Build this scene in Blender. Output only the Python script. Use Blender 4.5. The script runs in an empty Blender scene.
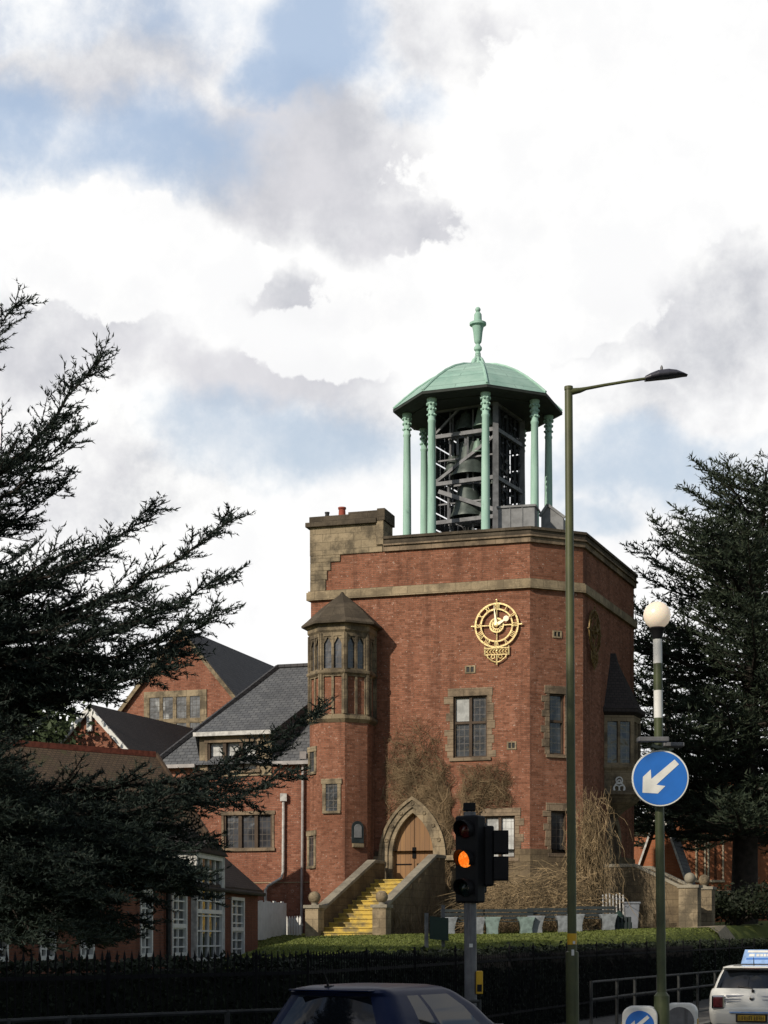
import bpy, bmesh, math, random
import numpy as np
from mathutils import Vector, Matrix
R = math.radians
random.seed(7)
V = Vector
col = bpy.context.scene.collection
# ---------------------------------------------------------------- camera
F, CX, HY, H = 1750.0, 384.0, 940.0, 1.9
cd = bpy.data.cameras.new("camera"); cam = bpy.data.objects.new("camera", cd); col.objects.link(cam)
cam.location = (0, 0, H); cam.rotation_euler = (R(90), 0, 0)
cd.sensor_fit = 'VERTICAL'; cd.sensor_height = 36; cd.sensor_width = 27
cd.lens = 36 * F / 1024; cd.shift_y = (HY - 512) / 1024
cd.clip_start = .1; cd.clip_end = 6000
bpy.context.scene.camera = cam
def pt(x, y, Y): return V(((x - CX) / F * Y, Y, H + (HY - y) / F * Y))
def zat(y, Y): return H + (HY - y) / F * Y
# ---------------------------------------------------------------- objects
ORG = {}
def tag(o, label=None, cat=None, group=None, kind=None):
    if label: o['label'] = label
    if cat: o['category'] = cat
    if group: o['group'] = group
    if kind: o['kind'] = kind
    return o
def thing(name, label, cat, loc=(0, 0, 0), group=None):
    o = bpy.data.objects.new(name, None); col.objects.link(o); o.location = loc
    o.empty_display_size = .2
    ORG[o.name] = V(loc)
    return tag(o, label, cat, group)
def autouv(me):
    nv = len(me.vertices); npoly = len(me.polygons)
    if not npoly: return
    uvl = me.uv_layers.new(name="UVMap")
    co = np.empty(nv * 3, np.float32); me.vertices.foreach_get('co', co); co = co.reshape(-1, 3)
    nr = np.empty(npoly * 3, np.float32); me.polygons.foreach_get('normal', nr); nr = nr.reshape(-1, 3)
    ls = np.empty(npoly, np.int32); lt = np.empty(npoly, np.int32)
    me.polygons.foreach_get('loop_start', ls); me.polygons.foreach_get('loop_total', lt)
    vi = np.empty(len(me.loops), np.int32); me.loops.foreach_get('vertex_index', vi)
    pol = np.repeat(np.arange(npoly), lt)
    n = nr[pol]; p = co[vi]
    h = np.hypot(n[:, 0], n[:, 1]); flat = h < .15
    hs = np.where(flat, 1, h)
    tx = np.where(flat, 1, -n[:, 1] / hs); ty = np.where(flat, 0, n[:, 0] / hs)
    u = p[:, 0] * tx + p[:, 1] * ty
    # v axis = n x t
    vx = -n[:, 2] * ty; vy = n[:, 2] * tx; vz = n[:, 0] * ty - n[:, 1] * tx
    v = np.where(flat, p[:, 1], p[:, 0] * vx + p[:, 1] * vy + p[:, 2] * vz)
    v = np.where(h > .99, p[:, 2], v)
    uv = np.stack([u, v], 1).astype(np.float32).ravel()
    uvl.data.foreach_set('uv', uv)
class MB:
    def __init__(s): s.v = []; s.f = []; s.m = []; s.cur = 0
    def add(s, vs, fs):
        b = len(s.v); s.v += [tuple(p) for p in vs]
        for f in fs: s.f.append([b + i for i in f]); s.m.append(s.cur)
        return s
    def poly(s, *ps): return s.add(ps, [list(range(len(ps)))])
    def obox(s, o, a, b, c):
        o, a, b, c = V(o), V(a), V(b), V(c)
        vs = [o, o + a, o + a + b, o + b, o + c, o + a + c, o + a + b + c, o + b + c]
        return s.add(vs, [[3, 2, 1, 0], [4, 5, 6, 7], [0, 1, 5, 4], [1, 2, 6, 5], [2, 3, 7, 6], [3, 0, 4, 7]])
    def box(s, x0, x1, y0, y1, z0, z1): return s.obox((x0, y0, z0), (x1 - x0, 0, 0), (0, y1 - y0, 0), (0, 0, z1 - z0))
    def cbox(s, c, sx, sy, sz, rot=0):
        a = V((math.cos(rot), math.sin(rot), 0)); b = V((-a.y, a.x, 0)); c = V(c)
        return s.obox(c - a * sx / 2 - b * sy / 2 - V((0, 0, sz / 2)), a * sx, b * sy, V((0, 0, sz)))
    def fb(s, fr, u0, u1, z0, z1, d0, d1):
        o = fr.at(u0, z0, d0)
        return s.obox(o, fr.t * (u1 - u0), fr.n * (d1 - d0), V((0, 0, z1 - z0)))
    def bar(s, a, b, w, h=None):
        a, b = V(a), V(b); d = b - a
        if h is None: h = w
        up = V((0, 0, 1)); side = d.cross(up)
        if side.length < 1e-6: side = V((1, 0, 0))
        side.normalize(); up = side.cross(d).normalized()
        return s.obox(a - side * w / 2 - up * h / 2, d, side * w, up * h)
    def tube(s, pts, rad, n=8, cap=True):
        pts = [V(p) for p in pts]; k = len(pts)
        if not hasattr(rad, '__len__'): rad = [rad] * k
        b = len(s.v)
        d0 = (pts[1] - pts[0]).normalized()
        ref = V((0, 0, 1)) if abs(d0.z) < .9 else V((1, 0, 0))
        a = d0.cross(ref).normalized()
        for i in range(k):
            d = (pts[min(i + 1, k - 1)] - pts[max(i - 1, 0)])
            if d.length < 1e-9: d = d0.copy()
            d.normalize()
            a = (a - d * a.dot(d))
            if a.length < 1e-6: a = d.orthogonal()
            a.normalize(); c = d.cross(a)
            for j in range(n):
                t = 2 * math.pi * j / n
                s.v.append(tuple(pts[i] + (a * math.cos(t) + c * math.sin(t)) * rad[i]))
        for i in range(k - 1):
            for j in range(n):
                s.f.append([b + i * n + j, b + i * n + (j + 1) % n, b + (i + 1) * n + (j + 1) % n, b + (i + 1) * n + j]); s.m.append(s.cur)
        if cap:
            s.f.append([b + j for j in range(n)][::-1]); s.m.append(s.cur)
            s.f.append([b + (k - 1) * n + j for j in range(n)]); s.m.append(s.cur)
        return s
    def lathe(s, c, prof, n=16, ph=0, mat=None):
        c = V(c); b = len(s.v); k = len(prof)
        for r, z in prof:
            for j in range(n):
                t = 2 * math.pi * j / n + ph
                p = V((r * math.cos(t), r * math.sin(t), z))
                if mat is not None: p = mat @ p
                s.v.append(tuple(c + p))
        for i in range(k - 1):
            for j in range(n):
                s.f.append([b + i * n + j, b + i * n + (j + 1) % n, b + (i + 1) * n + (j + 1) % n, b + (i + 1) * n + j]); s.m.append(s.cur)
        if prof[0][0] > 1e-4: s.f.append([b + j for j in range(n)][::-1]); s.m.append(s.cur)
        if prof[-1][0] > 1e-4: s.f.append([b + (k - 1) * n + j for j in range(n)]); s.m.append(s.cur)
        return s
    def ball(s, c, r, n=16):
        return s.lathe(c, [(r * math.sin(math.pi * i / 10) + (1e-5), -r * math.cos(math.pi * i / 10)) for i in range(11)], n)
    def prism(s, pts, vec):
        pts = [V(p) for p in pts]; vec = V(vec); k = len(pts)
        return s.add(pts + [p + vec for p in pts], [list(range(k))[::-1], list(range(k, 2 * k))] + [[i, (i + 1) % k, k + (i + 1) % k, k + i] for i in range(k)])
    def strip(s, A, B, close=False):
        k = len(A); b = len(s.v); s.v += [tuple(p) for p in A] + [tuple(p) for p in B]
        for i in range(k if close else k - 1):
            j = (i + 1) % k
            s.f.append([b + i, b + j, b + k + j, b + k + i]); s.m.append(s.cur)
        return s
    def wall(s, fr, u0, u1, z0, z1, holes=(), reveal=.18):
        us = sorted(set([u0, u1] + [h[0] for h in holes] + [h[1] for h in holes])); zs = sorted(set([z0, z1] + [h[2] for h in holes] + [h[3] for h in holes]))
        us = [u for u in us if u0 - 1e-6 <= u <= u1 + 1e-6]; zs = [z for z in zs if z0 - 1e-6 <= z <= z1 + 1e-6]
        for i in range(len(us) - 1):
            for j in range(len(zs) - 1):
                cu = (us[i] + us[i + 1]) / 2; cz = (zs[j] + zs[j + 1]) / 2
                if any(h[0] < cu < h[1] and h[2] < cz < h[3] for h in holes): continue
                s.poly(fr.at(us[i], zs[j]), fr.at(us[i + 1], zs[j]), fr.at(us[i + 1], zs[j + 1]), fr.at(us[i], zs[j + 1]))
        for a, b, c, d in holes:
            c2 = max(c, z0)
            s.poly(fr.at(a, c2), fr.at(a, d), fr.at(a, d, -reveal), fr.at(a, c2, -reveal))
            s.poly(fr.at(b, c2, -reveal), fr.at(b, d, -reveal), fr.at(b, d), fr.at(b, c2))
            s.poly(fr.at(a, d), fr.at(b, d), fr.at(b, d, -reveal), fr.at(a, d, -reveal))
            s.poly(fr.at(a, c2, -reveal), fr.at(b, c2, -reveal), fr.at(b, c2), fr.at(a, c2))
        return s
    def build(s, name, mats, parent=None, smooth=False, bevel=0, kind=None, recalc=True):
        me = bpy.data.meshes.new(name)
        org = ORG[parent.name] if parent is not None else V((0, 0, 0))
        vs = np.array(s.v, np.float64) - np.array(org) if len(s.v) else np.zeros((0, 3))
        me.from_pydata([tuple(x) for x in vs], [], s.f)
        if not isinstance(mats, (list, tuple)): mats = [mats]
        for m in mats: me.materials.append(m)
        if len(mats) > 1: me.polygons.foreach_set('material_index', s.m)
        if recalc:
            bm = bmesh.new(); bm.from_mesh(me); bmesh.ops.recalc_face_normals(bm, faces=bm.faces); bm.to_mesh(me); bm.free()
        me.update(); autouv(me)
        if smooth:
            for p in me.polygons: p.use_smooth = True
            me.set_sharp_from_angle(angle=R(smooth if smooth > 1 else 40))
        o = bpy.data.objects.new(name, me); col.objects.link(o)
        ORG[o.name] = org
        if parent is not None: o.parent = parent
        if bevel:
            b = o.modifiers.new('bevel', 'BEVEL'); b.width = bevel; b.segments = 2; b.limit_method = 'ANGLE'
        if kind: o['kind'] = kind
        return o
def tri_mesh(name, verts, nper, mat, parent=None, shade=None):
    """verts: (N*nper,3) array, faces of nper verts in order."""
    verts = np.asarray(verts, np.float32); org = ORG[parent.name] if parent is not None else V((0, 0, 0))
    verts = verts - np.array(org, np.float32)
    n = len(verts); nf = n // nper
    me = bpy.data.meshes.new(name); me.vertices.add(n); me.vertices.foreach_set('co', verts.ravel())
    me.loops.add(n); me.loops.foreach_set('vertex_index', np.arange(n, dtype=np.int32))
    me.polygons.add(nf); me.polygons.foreach_set('loop_start', np.arange(0, n, nper, dtype=np.int32))
    me.update(calc_edges=True); me.materials.append(mat)
    o = bpy.data.objects.new(name, me); col.objects.link(o)
    if parent is not None: o.parent = parent
    ORG[o.name] = org
    return o
class Fr:
    """vertical wall frame: origin P (plan), tangent t, outward normal n"""
    def __init__(s, A, B):
        A, B = V((A[0], A[1], 0)), V((B[0], B[1], 0)); s.P = A; s.t = (B - A).normalized(); s.L = (B - A).length
        s.n = V((s.t.y, -s.t.x, 0))
    def at(s, u, z, d=0): p = s.P + s.t * u + s.n * d; return V((p.x, p.y, z))
    def uz(s, x, y, d=0):
        k = (x - CX) / F; P = s.P + s.n * d
        u = (k * P.y - P.x) / (s.t.x - k * s.t.y); Y = P.y + s.t.y * u
        return u, H + (HY - y) / F * Y
    def shift(s, d): 
        f = Fr(s.P + s.n * d, s.P + s.n * d + s.t); f.L = s.L; return f
def copy_tree(o, parent=None):
    c = o.copy(); col.objects.link(c); c.parent = parent
    for ch in list(o.children): copy_tree(ch, c)
    return c
# ---------------------------------------------------------------- materials
class NT:
    def __init__(s, name):
        s.m = bpy.data.materials.new(name); s.m.use_nodes = True; s.t = s.m.node_tree; s.t.nodes.clear()
        s.out = s.n('ShaderNodeOutputMaterial')
    def n(s, ty, **kw):
        n = s.t.nodes.new(ty)
        for k, v in kw.items(): setattr(n, k, v)
        return n
    def l(s, a, b): s.t.links.new(a, b)
    def noise(s, scale, detail=4, rough=.6, vec=None, stretch=None):
        tc = s.n('ShaderNodeTexCoord'); src = tc.outputs['Object']
        if vec is not None: src = vec
        if stretch:
            mp = s.n('ShaderNodeMapping'); mp.inputs['Scale'].default_value = stretch; s.l(src, mp.inputs[0]); src = mp.outputs[0]
        x = s.n('ShaderNodeTexNoise'); x.inputs['Scale'].default_value = scale; x.inputs['Detail'].default_value = detail; x.inputs['Roughness'].default_value = rough
        s.l(src, x.inputs['Vector']); return x.outputs['Fac']
    def ramp(s, fac, lo, hi, a=0., b=1.):
        x = s.n('ShaderNodeMapRange'); x.inputs[1].default_value = lo; x.inputs[2].default_value = hi; x.inputs[3].default_value = a; x.inputs[4].default_value = b
        x.interpolation_type = 'SMOOTHSTEP'
        s.l(fac, x.inputs[0]); return x.outputs[0]
    def mix(s, fac, a, b, mode='MIX'):
        x = s.n('ShaderNodeMix', data_type='RGBA', blend_type=mode)
        for i, q in ((0, fac), (6, a), (7, b)):
            if hasattr(q, 'is_linked') or hasattr(q, 'links'): s.l(q, x.inputs[i])
            else: x.inputs[i].default_value = q if i == 0 else (tuple(q) + (1,))[:4]
        return x.outputs[2]
    def done(s, color, rough=.8, metal=0, bump=None, bumpd=.02, spec=.3, coat=0):
        p = s.n('ShaderNodeBsdfPrincipled'); s.p = p
        if hasattr(color, 'links'): s.l(color, p.inputs['Base Color'])
        else: p.inputs['Base Color'].default_value = (*color, 1)
        if hasattr(rough, 'links'): s.l(rough, p.inputs['Roughness'])
        else: p.inputs['Roughness'].default_value = rough
        p.inputs['Metallic'].default_value = metal; p.inputs['Specular IOR Level'].default_value = spec
        if coat: p.inputs['Coat Weight'].default_value = coat; p.inputs['Coat Roughness'].default_value = .05
        if bump is not None:
            b = s.n('ShaderNodeBump'); b.inputs['Distance'].default_value = bumpd; b.inputs['Strength'].default_value = 1
            s.l(bump, b.inputs['Height']); s.l(b.outputs[0], p.inputs['Normal'])
        s.l(p.outputs[0], s.out.inputs[0]); return s.m
def plain(name, c, rough=.6, metal=0, var=.25, scale=3., spec=.3, coat=0, c2=None):
    t = NT(name); f = t.noise(scale, 6)
    b = c2 if c2 else tuple(x * (1 - var) for x in c)
    return t.done(t.mix(t.ramp(f, .35, .68), c, b), rough, metal, spec=spec, coat=coat)
def uvnode(t, bw, rh, mortar, c1, c2, cm, msize=.12, off=.5):
    tc = t.n('ShaderNodeTexCoord'); b = t.n('ShaderNodeTexBrick'); t.l(tc.outputs['UV'], b.inputs['Vector'])
    b.inputs['Scale'].default_value = 1; b.inputs['Brick Width'].default_value = bw; b.inputs['Row Height'].default_value = rh
    b.inputs['Mortar Size'].default_value = mortar; b.inputs['Color1'].default_value = (*c1, 1); b.inputs['Color2'].default_value = (*c2, 1); b.inputs['Mortar'].default_value = (*cm, 1)
    b.inputs['Bias'].default_value = 0; b.offset = off; b.inputs['Mortar Smooth'].default_value = .1
    return b
def brick_mat(name, c1, c2, cm, speck=True, dirt=1.0):
    t = NT(name)
    b = uvnode(t, .225, .075, .006, c1, c2, cm)
    c = b.outputs['Color']
    # irregular larger courses of lighter and darker bricks
    b2 = uvnode(t, .225, .075, 0, (0, 0, 0), (1, 1, 1), (0, 0, 0))
    if speck:
        c = t.mix(t.ramp(b2.outputs['Color'], .90, .99, 0, .20), c, (.40, .25, .19))
        c = t.mix(t.ramp(b2.outputs['Color'], .22, .08, 0, .32), c, tuple(x * .5 for x in c1))
        sp = t.noise(13, 1, .5); c = t.mix(t.ramp(sp, .69, .74, 0, .75), c, (.50, .38, .31)); c = t.mix(t.ramp(t.noise(10, 2, .6), .34, .27, 0, .65), c, tuple(x * .35 for x in c1)); c = t.mix(t.ramp(t.noise(5, 4, .75), .60, .72, 0, .35), c, (.40, .26, .19)); c = t.mix(t.ramp(t.noise(8, 5, .85), .50, .66, 0, .60), c, tuple(x * .40 for x in c1)); c = t.mix(t.ramp(t.noise(2.2, 6, .75), .56, .70, 0, .5), c, (c1[0] * .45, c1[1] * .5, c1[2] * .6))
    big = t.noise(.35, 5, .6); c = t.mix(t.ramp(big, .38, .68, 0, .40 * dirt), c, tuple(x * .52 for x in c1))
    med = t.noise(1.6, 5, .65); c = t.mix(t.ramp(med, .5, .72, 0, .30 * dirt), c, (c1[0] * 1.3, c1[1] * 1.55, c1[2] * 1.7))
    st = t.noise(1.0, 4, .6, stretch=(2.2, 2.2, .16)); c = t.mix(t.ramp(st, .48, .72, 0, .60 * dirt), c, (c1[0] * .4, c1[1] * .45, c1[2] * .5))
    return t.done(c, .9, bump=b.outputs['Fac'], bumpd=-.008, spec=.15)
def stone_mat(name, c, dark, bw=.62, rh=.31, soot=.7, joint=True):
    t = NT(name); c2 = tuple(x * .78 for x in c)
    if joint: b = uvnode(t, bw, rh, .010, c, c2, tuple(x * .45 for x in c)); k = b.outputs['Color']
    else: k = t.mix(t.noise(2.5), c, c2)
    k = t.mix(t.ramp(t.noise(1.1, 6, .68), .42, .62, 0, soot), k, dark)
    k = t.mix(t.ramp(t.noise(9, 4, .6), .45, .7, 0, .35), k, tuple(x * .5 for x in c))
    return t.done(k, .92, spec=.1, bump=t.noise(14, 4), bumpd=.015)
def tile_mat(name, c1, c2, cm, bw, rh, moss=None):
    t = NT(name); b = uvnode(t, bw, rh, .012, c1, c2, cm); c = b.outputs['Color']
    c = t.mix(t.ramp(t.noise(.8, 5, .65), .4, .7, 0, .45), c, tuple(x * .55 for x in c1))
    c = t.mix(t.ramp(t.noise(5, 4, .6), .55, .75, 0, .3), c, tuple(min(1, x * 1.7) for x in c1))
    if moss: c = t.mix(t.ramp(t.noise(1.7, 5, .7), .55, .66, 0, .6), c, moss)
    return t.done(c, .75, bump=b.outputs['Fac'], bumpd=-.02, spec=.3)
def leaf_mat(name, a, b, hi, trans=.15):
    t = NT(name); c = t.mix(t.ramp(t.noise(.9, 4, .6), .35, .68), a, b)
    c = t.mix(t.ramp(t.noise(4.5, 3, .6), .55, .75, 0, .7), c, hi)
    m = t.done(c, .65, spec=.2)
    if trans:
        tr = t.n('ShaderNodeBsdfTranslucent'); t.l(c, tr.inputs[0]); mx = t.n('ShaderNodeMixShader'); mx.inputs[0].default_value = trans
        t.l(t.p.outputs[0], mx.inputs[1]); t.l(tr.outputs[0], mx.inputs[2]); t.l(mx.outputs[0], t.out.inputs[0])
    return m
def glass_mat(name, c, lead=(.10, .09, .08), grid=(.2, .27), rough=.12, bright=None, thr=.5):
    t = NT(name)
    k = t.mix(t.ramp(t.noise(1.3, 3, .5), .35, .65), c, tuple(x * .35 for x in c))
    if bright: k = t.mix(t.ramp(t.noise(.55, 2, .5), thr, thr + .05), k, bright)
    rr = rough
    if grid:
        b = uvnode(t, grid[0], grid[1], .013, (0, 0, 0), (0, 0, 0), (1, 1, 1), off=0)
        k = t.mix(b.outputs['Fac'], k, lead)
    return t.done(k, rr, spec=.75, bump=t.noise(2.2, 2), bumpd=.03)
M = {}
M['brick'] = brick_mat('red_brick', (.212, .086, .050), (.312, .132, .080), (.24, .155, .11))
M['brick_wing'] = brick_mat('wing_brick', (.235, .092, .056), (.31, .13, .08), (.25, .16, .12), dirt=.8)
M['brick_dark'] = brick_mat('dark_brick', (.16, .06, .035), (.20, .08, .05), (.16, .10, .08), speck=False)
M['brick_far'] = brick_mat('orange_brick', (.30, .10, .045), (.36, .13, .06), (.28, .17, .11), speck=False, dirt=.5)
M['stone'] = stone_mat('weathered_sandstone', (.33, .265, .175), (.062, .053, .04), soot=.8)
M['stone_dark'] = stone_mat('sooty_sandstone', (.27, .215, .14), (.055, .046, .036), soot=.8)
M['stone_cope'] = stone_mat('dark_coping_stone', (.11, .09, .066), (.035, .030, .024), bw=.9, rh=.5, soot=.6)
M['stone_pale'] = stone_mat('pale_sandstone', (.36, .285, .185), (.10, .08, .055), soot=.7)
M['stone_plinth'] = stone_mat('plinth_stone', (.19, .145, .09), (.065, .05, .036), soot=.65, bw=.5, rh=.28)
M['stone_grey'] = stone_mat('grey_coping', (.30, .27, .21), (.10, .09, .075), soot=.55, joint=False)
M['slate'] = tile_mat('grey_slate', (.085, .09, .098), (.12, .125, .13), (.04, .042, .046), .28, .2)
M['slate_dark'] = tile_mat('dark_slate', (.042, .042, .047), (.06, .058, .06), (.02, .02, .022), .28, .2)
M['tile_brown'] = tile_mat('brown_tile', (.085, .058, .038), (.12, .082, .05), (.04, .03, .02), .18, .12, moss=(.07, .07, .03))
M['tile_dark'] = tile_mat('dark_brown_tile', (.030, .024, .022), (.046, .036, .032), (.015, .012, .012), .18, .12)
M['ridge'] = plain('terracotta', (.26, .075, .045), .8, var=.5, scale=6)
M['pot'] = plain('terracotta_pot', (.34, .08, .05), .8, var=.3)
M['copper'] = None
t = NT('verdigris_copper'); c = t.mix(t.ramp(t.noise(1.4, 5, .6, stretch=(2, 2, .35)), .35, .7), (.34, .515, .435), (.25, .41, .34))
c = t.mix(t.ramp(t.noise(5, 5, .65, stretch=(1, 1, .25)), .57, .75, 0, .7), c, (.44, .60, .52))
c = t.mix(t.ramp(t.noise(2.3, 5, .7), .62, .78, 0, .7), c, (.07, .12, .095)); c = t.mix(t.ramp(t.noise(7, 4, .7, stretch=(1, 1, .08)), .6, .72, 0, .55), c, (.10, .15, .12)); M['copper'] = t.done(c, .75, spec=.2)
t = NT('copper_roof_sheet'); b = uvnode(t, 60, .42, .012, (1, 1, 1), (.86, .86, .86), (.45, .45, .45))
c = t.mix(t.ramp(t.noise(1.0, 6, .65, stretch=(1, 1, .5)), .35, .7), (.33, .49, .42), (.235, .39, .33))
c = t.mix(t.ramp(t.noise(6, 5, .65, stretch=(1, 1, .2)), .56, .75, 0, .6), c, (.42, .55, .475))
c = t.mix(1.0, c, b.outputs['Color'], 'MULTIPLY'); c = t.mix(t.ramp(t.noise(3.2, 5, .7, stretch=(1.5, 1.5, .25)), .58, .74, 0, .6), c, (.10, .17, .135)); M['copper_roof'] = t.done(c, .65, spec=.3)
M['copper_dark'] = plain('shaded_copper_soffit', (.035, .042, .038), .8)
M['gold'] = plain('gilt', (.95, .74, .34), .35, .35, var=.55, scale=16, spec=.6)
M['gold_shaded'] = plain('shaded_gilt', (.20, .13, .045), .5, .3, var=.4, scale=9)  # gilt with shade put into its colour, for the side clock
M['steel'] = plain('grey_steelwork', (.17, .175, .185), .55, .1, var=.45)
M['steel_dark'] = plain('dark_steelwork', (.04, .042, .045), .6, .2, var=.4)
M['bell'] = plain('bell_bronze', (.075, .095, .085), .45, .15, var=.45, scale=4)
M['bell_green'] = plain('green_bell_bronze', (.20, .29, .235), .5, .1, var=.3)
M['lead'] = plain('lead_sheet', (.22, .225, .23), .7, var=.35, scale=2.5)
M['white'] = plain('white_paint', (.66, .66, .63), .5, var=.15)
M['white_dirty'] = plain('weathered_white_paint', (.56, .55, .52), .7, var=.4, scale=6)
M['grey_pipe'] = plain('grey_pipe', (.36, .34, .33), .5, var=.3)
M['cream'] = plain('cream_stone', (.50, .42, .30), .8, var=.35)
M['wood_frame'] = plain('dark_timber_frame', (.075, .050, .032), .7, var=.4)
M['pane'] = glass_mat('leaded_glass', (.055, .06, .065))
M['gold_pale'] = plain('pale_gilt', (1.0, .90, .66), .4, .1, var=.15)
M['window_blind'] = plain('pale_window_blind', (.38, .39, .38), .8, var=.3, scale=6)
M['pane_pale'] = glass_mat('leaded_glass_blind', (.12, .125, .13), bright=(.40, .41, .40), thr=.53, rough=.2, lead=(.06, .055, .05))
M['pane_blind'] = glass_mat('blind_glass', (.55, .56, .54), rough=.4, lead=(.25, .25, .24))
M['pane_wing'] = glass_mat('wing_glass', (.075, .08, .09), grid=(.2, .25))
M['pane_plain'] = glass_mat('plain_glass', (.025, .03, .035), grid=None, rough=.06)
t = NT('oak_door'); b = uvnode(t, .19, 8, .006, (.20, .105, .042), (.28, .152, .060), (.05, .03, .018), off=0)
c = t.mix(t.ramp(t.noise(3, 5, .6, stretch=(4, 4, .3)), .4, .7, 0, .55), b.outputs['Color'], (.17, .09, .045)); M['door'] = t.done(c, .55, spec=.3)
M['iron'] = plain('black_iron', (.008, .008, .009), .8, 0, var=.3, spec=.1)
M['stone_win'] = stone_mat('window_sandstone', (.27, .205, .14), (.07, .056, .042), soot=.75)
t = NT('yellow_step_paint'); c = t.mix(t.ramp(t.noise(4, 5, .65), .42, .68), (.52, .37, .075), (.36, .27, .08)); c = t.mix(t.ramp(t.noise(1.8, 6, .7), .46, .66, 0, .8), c, (.15, .125, .08)); M['yellow_step'] = t.done(c, .85)
# grass
t = NT('lawn_grass'); c = t.mix(t.ramp(t.noise(.5, 5, .65), .35, .68), (.13, .15, .04), (.095, .115, .03)); c = t.mix(t.ramp(t.noise(6, 5, .7), .5, .72, 0, .7), c, (.115, .125, .035)); c = t.mix(t.ramp(t.noise(22, 4, .7), .5, .7, 0, .6), c, (.03, .045, .012)); M['grass'] = t.done(c, .95, bump=t.noise(18, 5), bumpd=.05, spec=.1)
M['blade'] = leaf_mat('grass_blades', (.14, .165, .042), (.11, .135, .034), (.19, .185, .07), .25)
t = NT('asphalt'); c = t.mix(t.ramp(t.noise(60, 3, .7), .4, .7), (.045, .045, .047), (.075, .074, .072)); c = t.mix(t.ramp(t.noise(.4, 5, .6), .4, .7, 0, .5), c, (.035, .035, .036)); M['asphalt'] = t.done(c, .88, bump=t.noise(90, 3), bumpd=.006, spec=.3)
t = NT('paving'); b = uvnode(t, .6, .6, .012, (.085, .082, .075), (.11, .105, .095), (.04, .038, .034)); c = t.mix(t.ramp(t.noise(1.2, 5, .6), .4, .7, 0, .4), b.outputs['Color'], (.05, .048, .042)); M['paving'] = t.done(c, .9, spec=.2)
M['gravel'] = plain('pale_path', (.30, .25, .17), .95, var=.35, scale=7)
M['kerb'] = stone_mat('kerb_concrete', (.27, .26, .24), (.12, .115, .105), bw=.9, rh=.4, soot=.4)
M['roadpaint'] = plain('road_paint', (.62, .62, .58), .8, var=.35, scale=14)
M['bark'] = plain('cedar_bark', (.040, .032, .026), .95, var=.5, scale=4)
M['twig'] = plain('dead_stems', (.19, .135, .078), .9, var=.55, scale=2.2, spec=.15)
M['twig_pale'] = plain('pale_dead_stems', (.30, .22, .125), .9, var=.6, scale=2.2, spec=.15)
M['cedar'] = leaf_mat('cedar_needles', (.017, .027, .022), (.027, .040, .031), (.046, .060, .040), .12)
M['conifer'] = leaf_mat('conifer_needles', (.026, .040, .026), (.042, .056, .033), (.085, .095, .048), .15)
M['hedge'] = leaf_mat('hedge_leaves', (.012, .017, .009), (.018, .025, .012), (.028, .036, .017), .05)
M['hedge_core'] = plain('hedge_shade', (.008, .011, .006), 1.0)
M['farleaf'] = leaf_mat('far_leaves', (.035, .052, .022), (.05, .07, .03), (.075, .095, .04), .12)
t = NT('olive_green_paint'); c = t.mix(t.ramp(t.noise(2.5, 6), .35, .68), (.080, .088, .034), (.058, .064, .028)); c = t.mix(t.ramp(t.noise(5, 5, .7, stretch=(3, 3, .12)), .5, .72, 0, .6), c, (.032, .034, .018)); c = t.mix(t.ramp(t.noise(24, 4, .7), .64, .72, 0, .6), c, (.11, .10, .07)); M['olive'] = t.done(c, .5, spec=.35)
M['olive_dark'] = plain('dark_green_paint', (.060, .074, .030), .45, var=.4, scale=4, spec=.4)
M['luminaire'] = plain('dark_luminaire', (.045, .045, .06), .35, spec=.5)
M['black'] = plain('black_plastic', (.008, .008, .009), .6, var=.2, spec=.2)
t = NT('galvanised_steel'); c = t.mix(t.ramp(t.noise(5, 6), .35, .68), (.17, .17, .175), (.11, .11, .115)); c = t.mix(t.ramp(t.noise(6, 5, .7, stretch=(3, 3, .15)), .5, .7, 0, .6), c, (.05, .05, .05)); M['galv'] = t.done(c, .55, .35)
M['galv_dark'] = plain('dull_galvanised', (.034, .036, .035), .7, .1, var=.5, scale=5)
M['yellow'] = plain('yellow_plastic', (.62, .36, .02), .45, var=.2)
M['signblue'] = plain('sign_blue', (.012, .125, .46), .4, var=.18, spec=.4)
M['signwhite'] = plain('sign_white', (.66, .66, .62), .45, var=.18, scale=6)
M['globe'] = plain('opal_globe', (.76, .66, .52), .3, var=.12, scale=2, spec=.5)
_p = [n for n in M['globe'].node_tree.nodes if n.type == 'BSDF_PRINCIPLED'][0]; _p.inputs['Emission Color'].default_value = (1, .80, .60, 1); _p.inputs['Emission Strength'].default_value = .30; _p.inputs['Subsurface Weight'].default_value = .3
M['blackred'] = plain('unlit_red_lens', (.06, .006, .005), .2, spec=.6)
M['blackgreen'] = plain('unlit_green_lens', (.004, .014, .012), .2, spec=.6)
t = NT('lit_amber_lens'); b = t.noise(20, 2); p = t.n('ShaderNodeEmission'); vz = t.n('ShaderNodeTexVoronoi'); vz.inputs['Scale'].default_value = 55; tcx = t.n('ShaderNodeTexCoord'); t.l(tcx.outputs['Object'], vz.inputs['Vector']); big_ = t.noise(7, 2); t.l(t.mix(t.ramp(vz.outputs['Distance'], .1, .8), t.mix(t.ramp(big_, .4, .62), (1.0, .40, .06), (1.0, .20, .015)), (.80, .13, .008)), p.inputs[0]); p.inputs[1].default_value = 1.2; t.l(p.outputs[0], t.out.inputs[0]); M['amber'] = t.m
M['carblue'] = plain('dark_blue_car_paint', (.009, .016, .048), .38, var=.1, spec=.10, coat=.06)
M['carwhite'] = plain('white_car_paint', (.62, .62, .58), .3, var=.06, spec=.5, coat=.8)
M['carglass'] = plain('car_glass', (.006, .008, .011), .04, var=.2, spec=.55)
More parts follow.
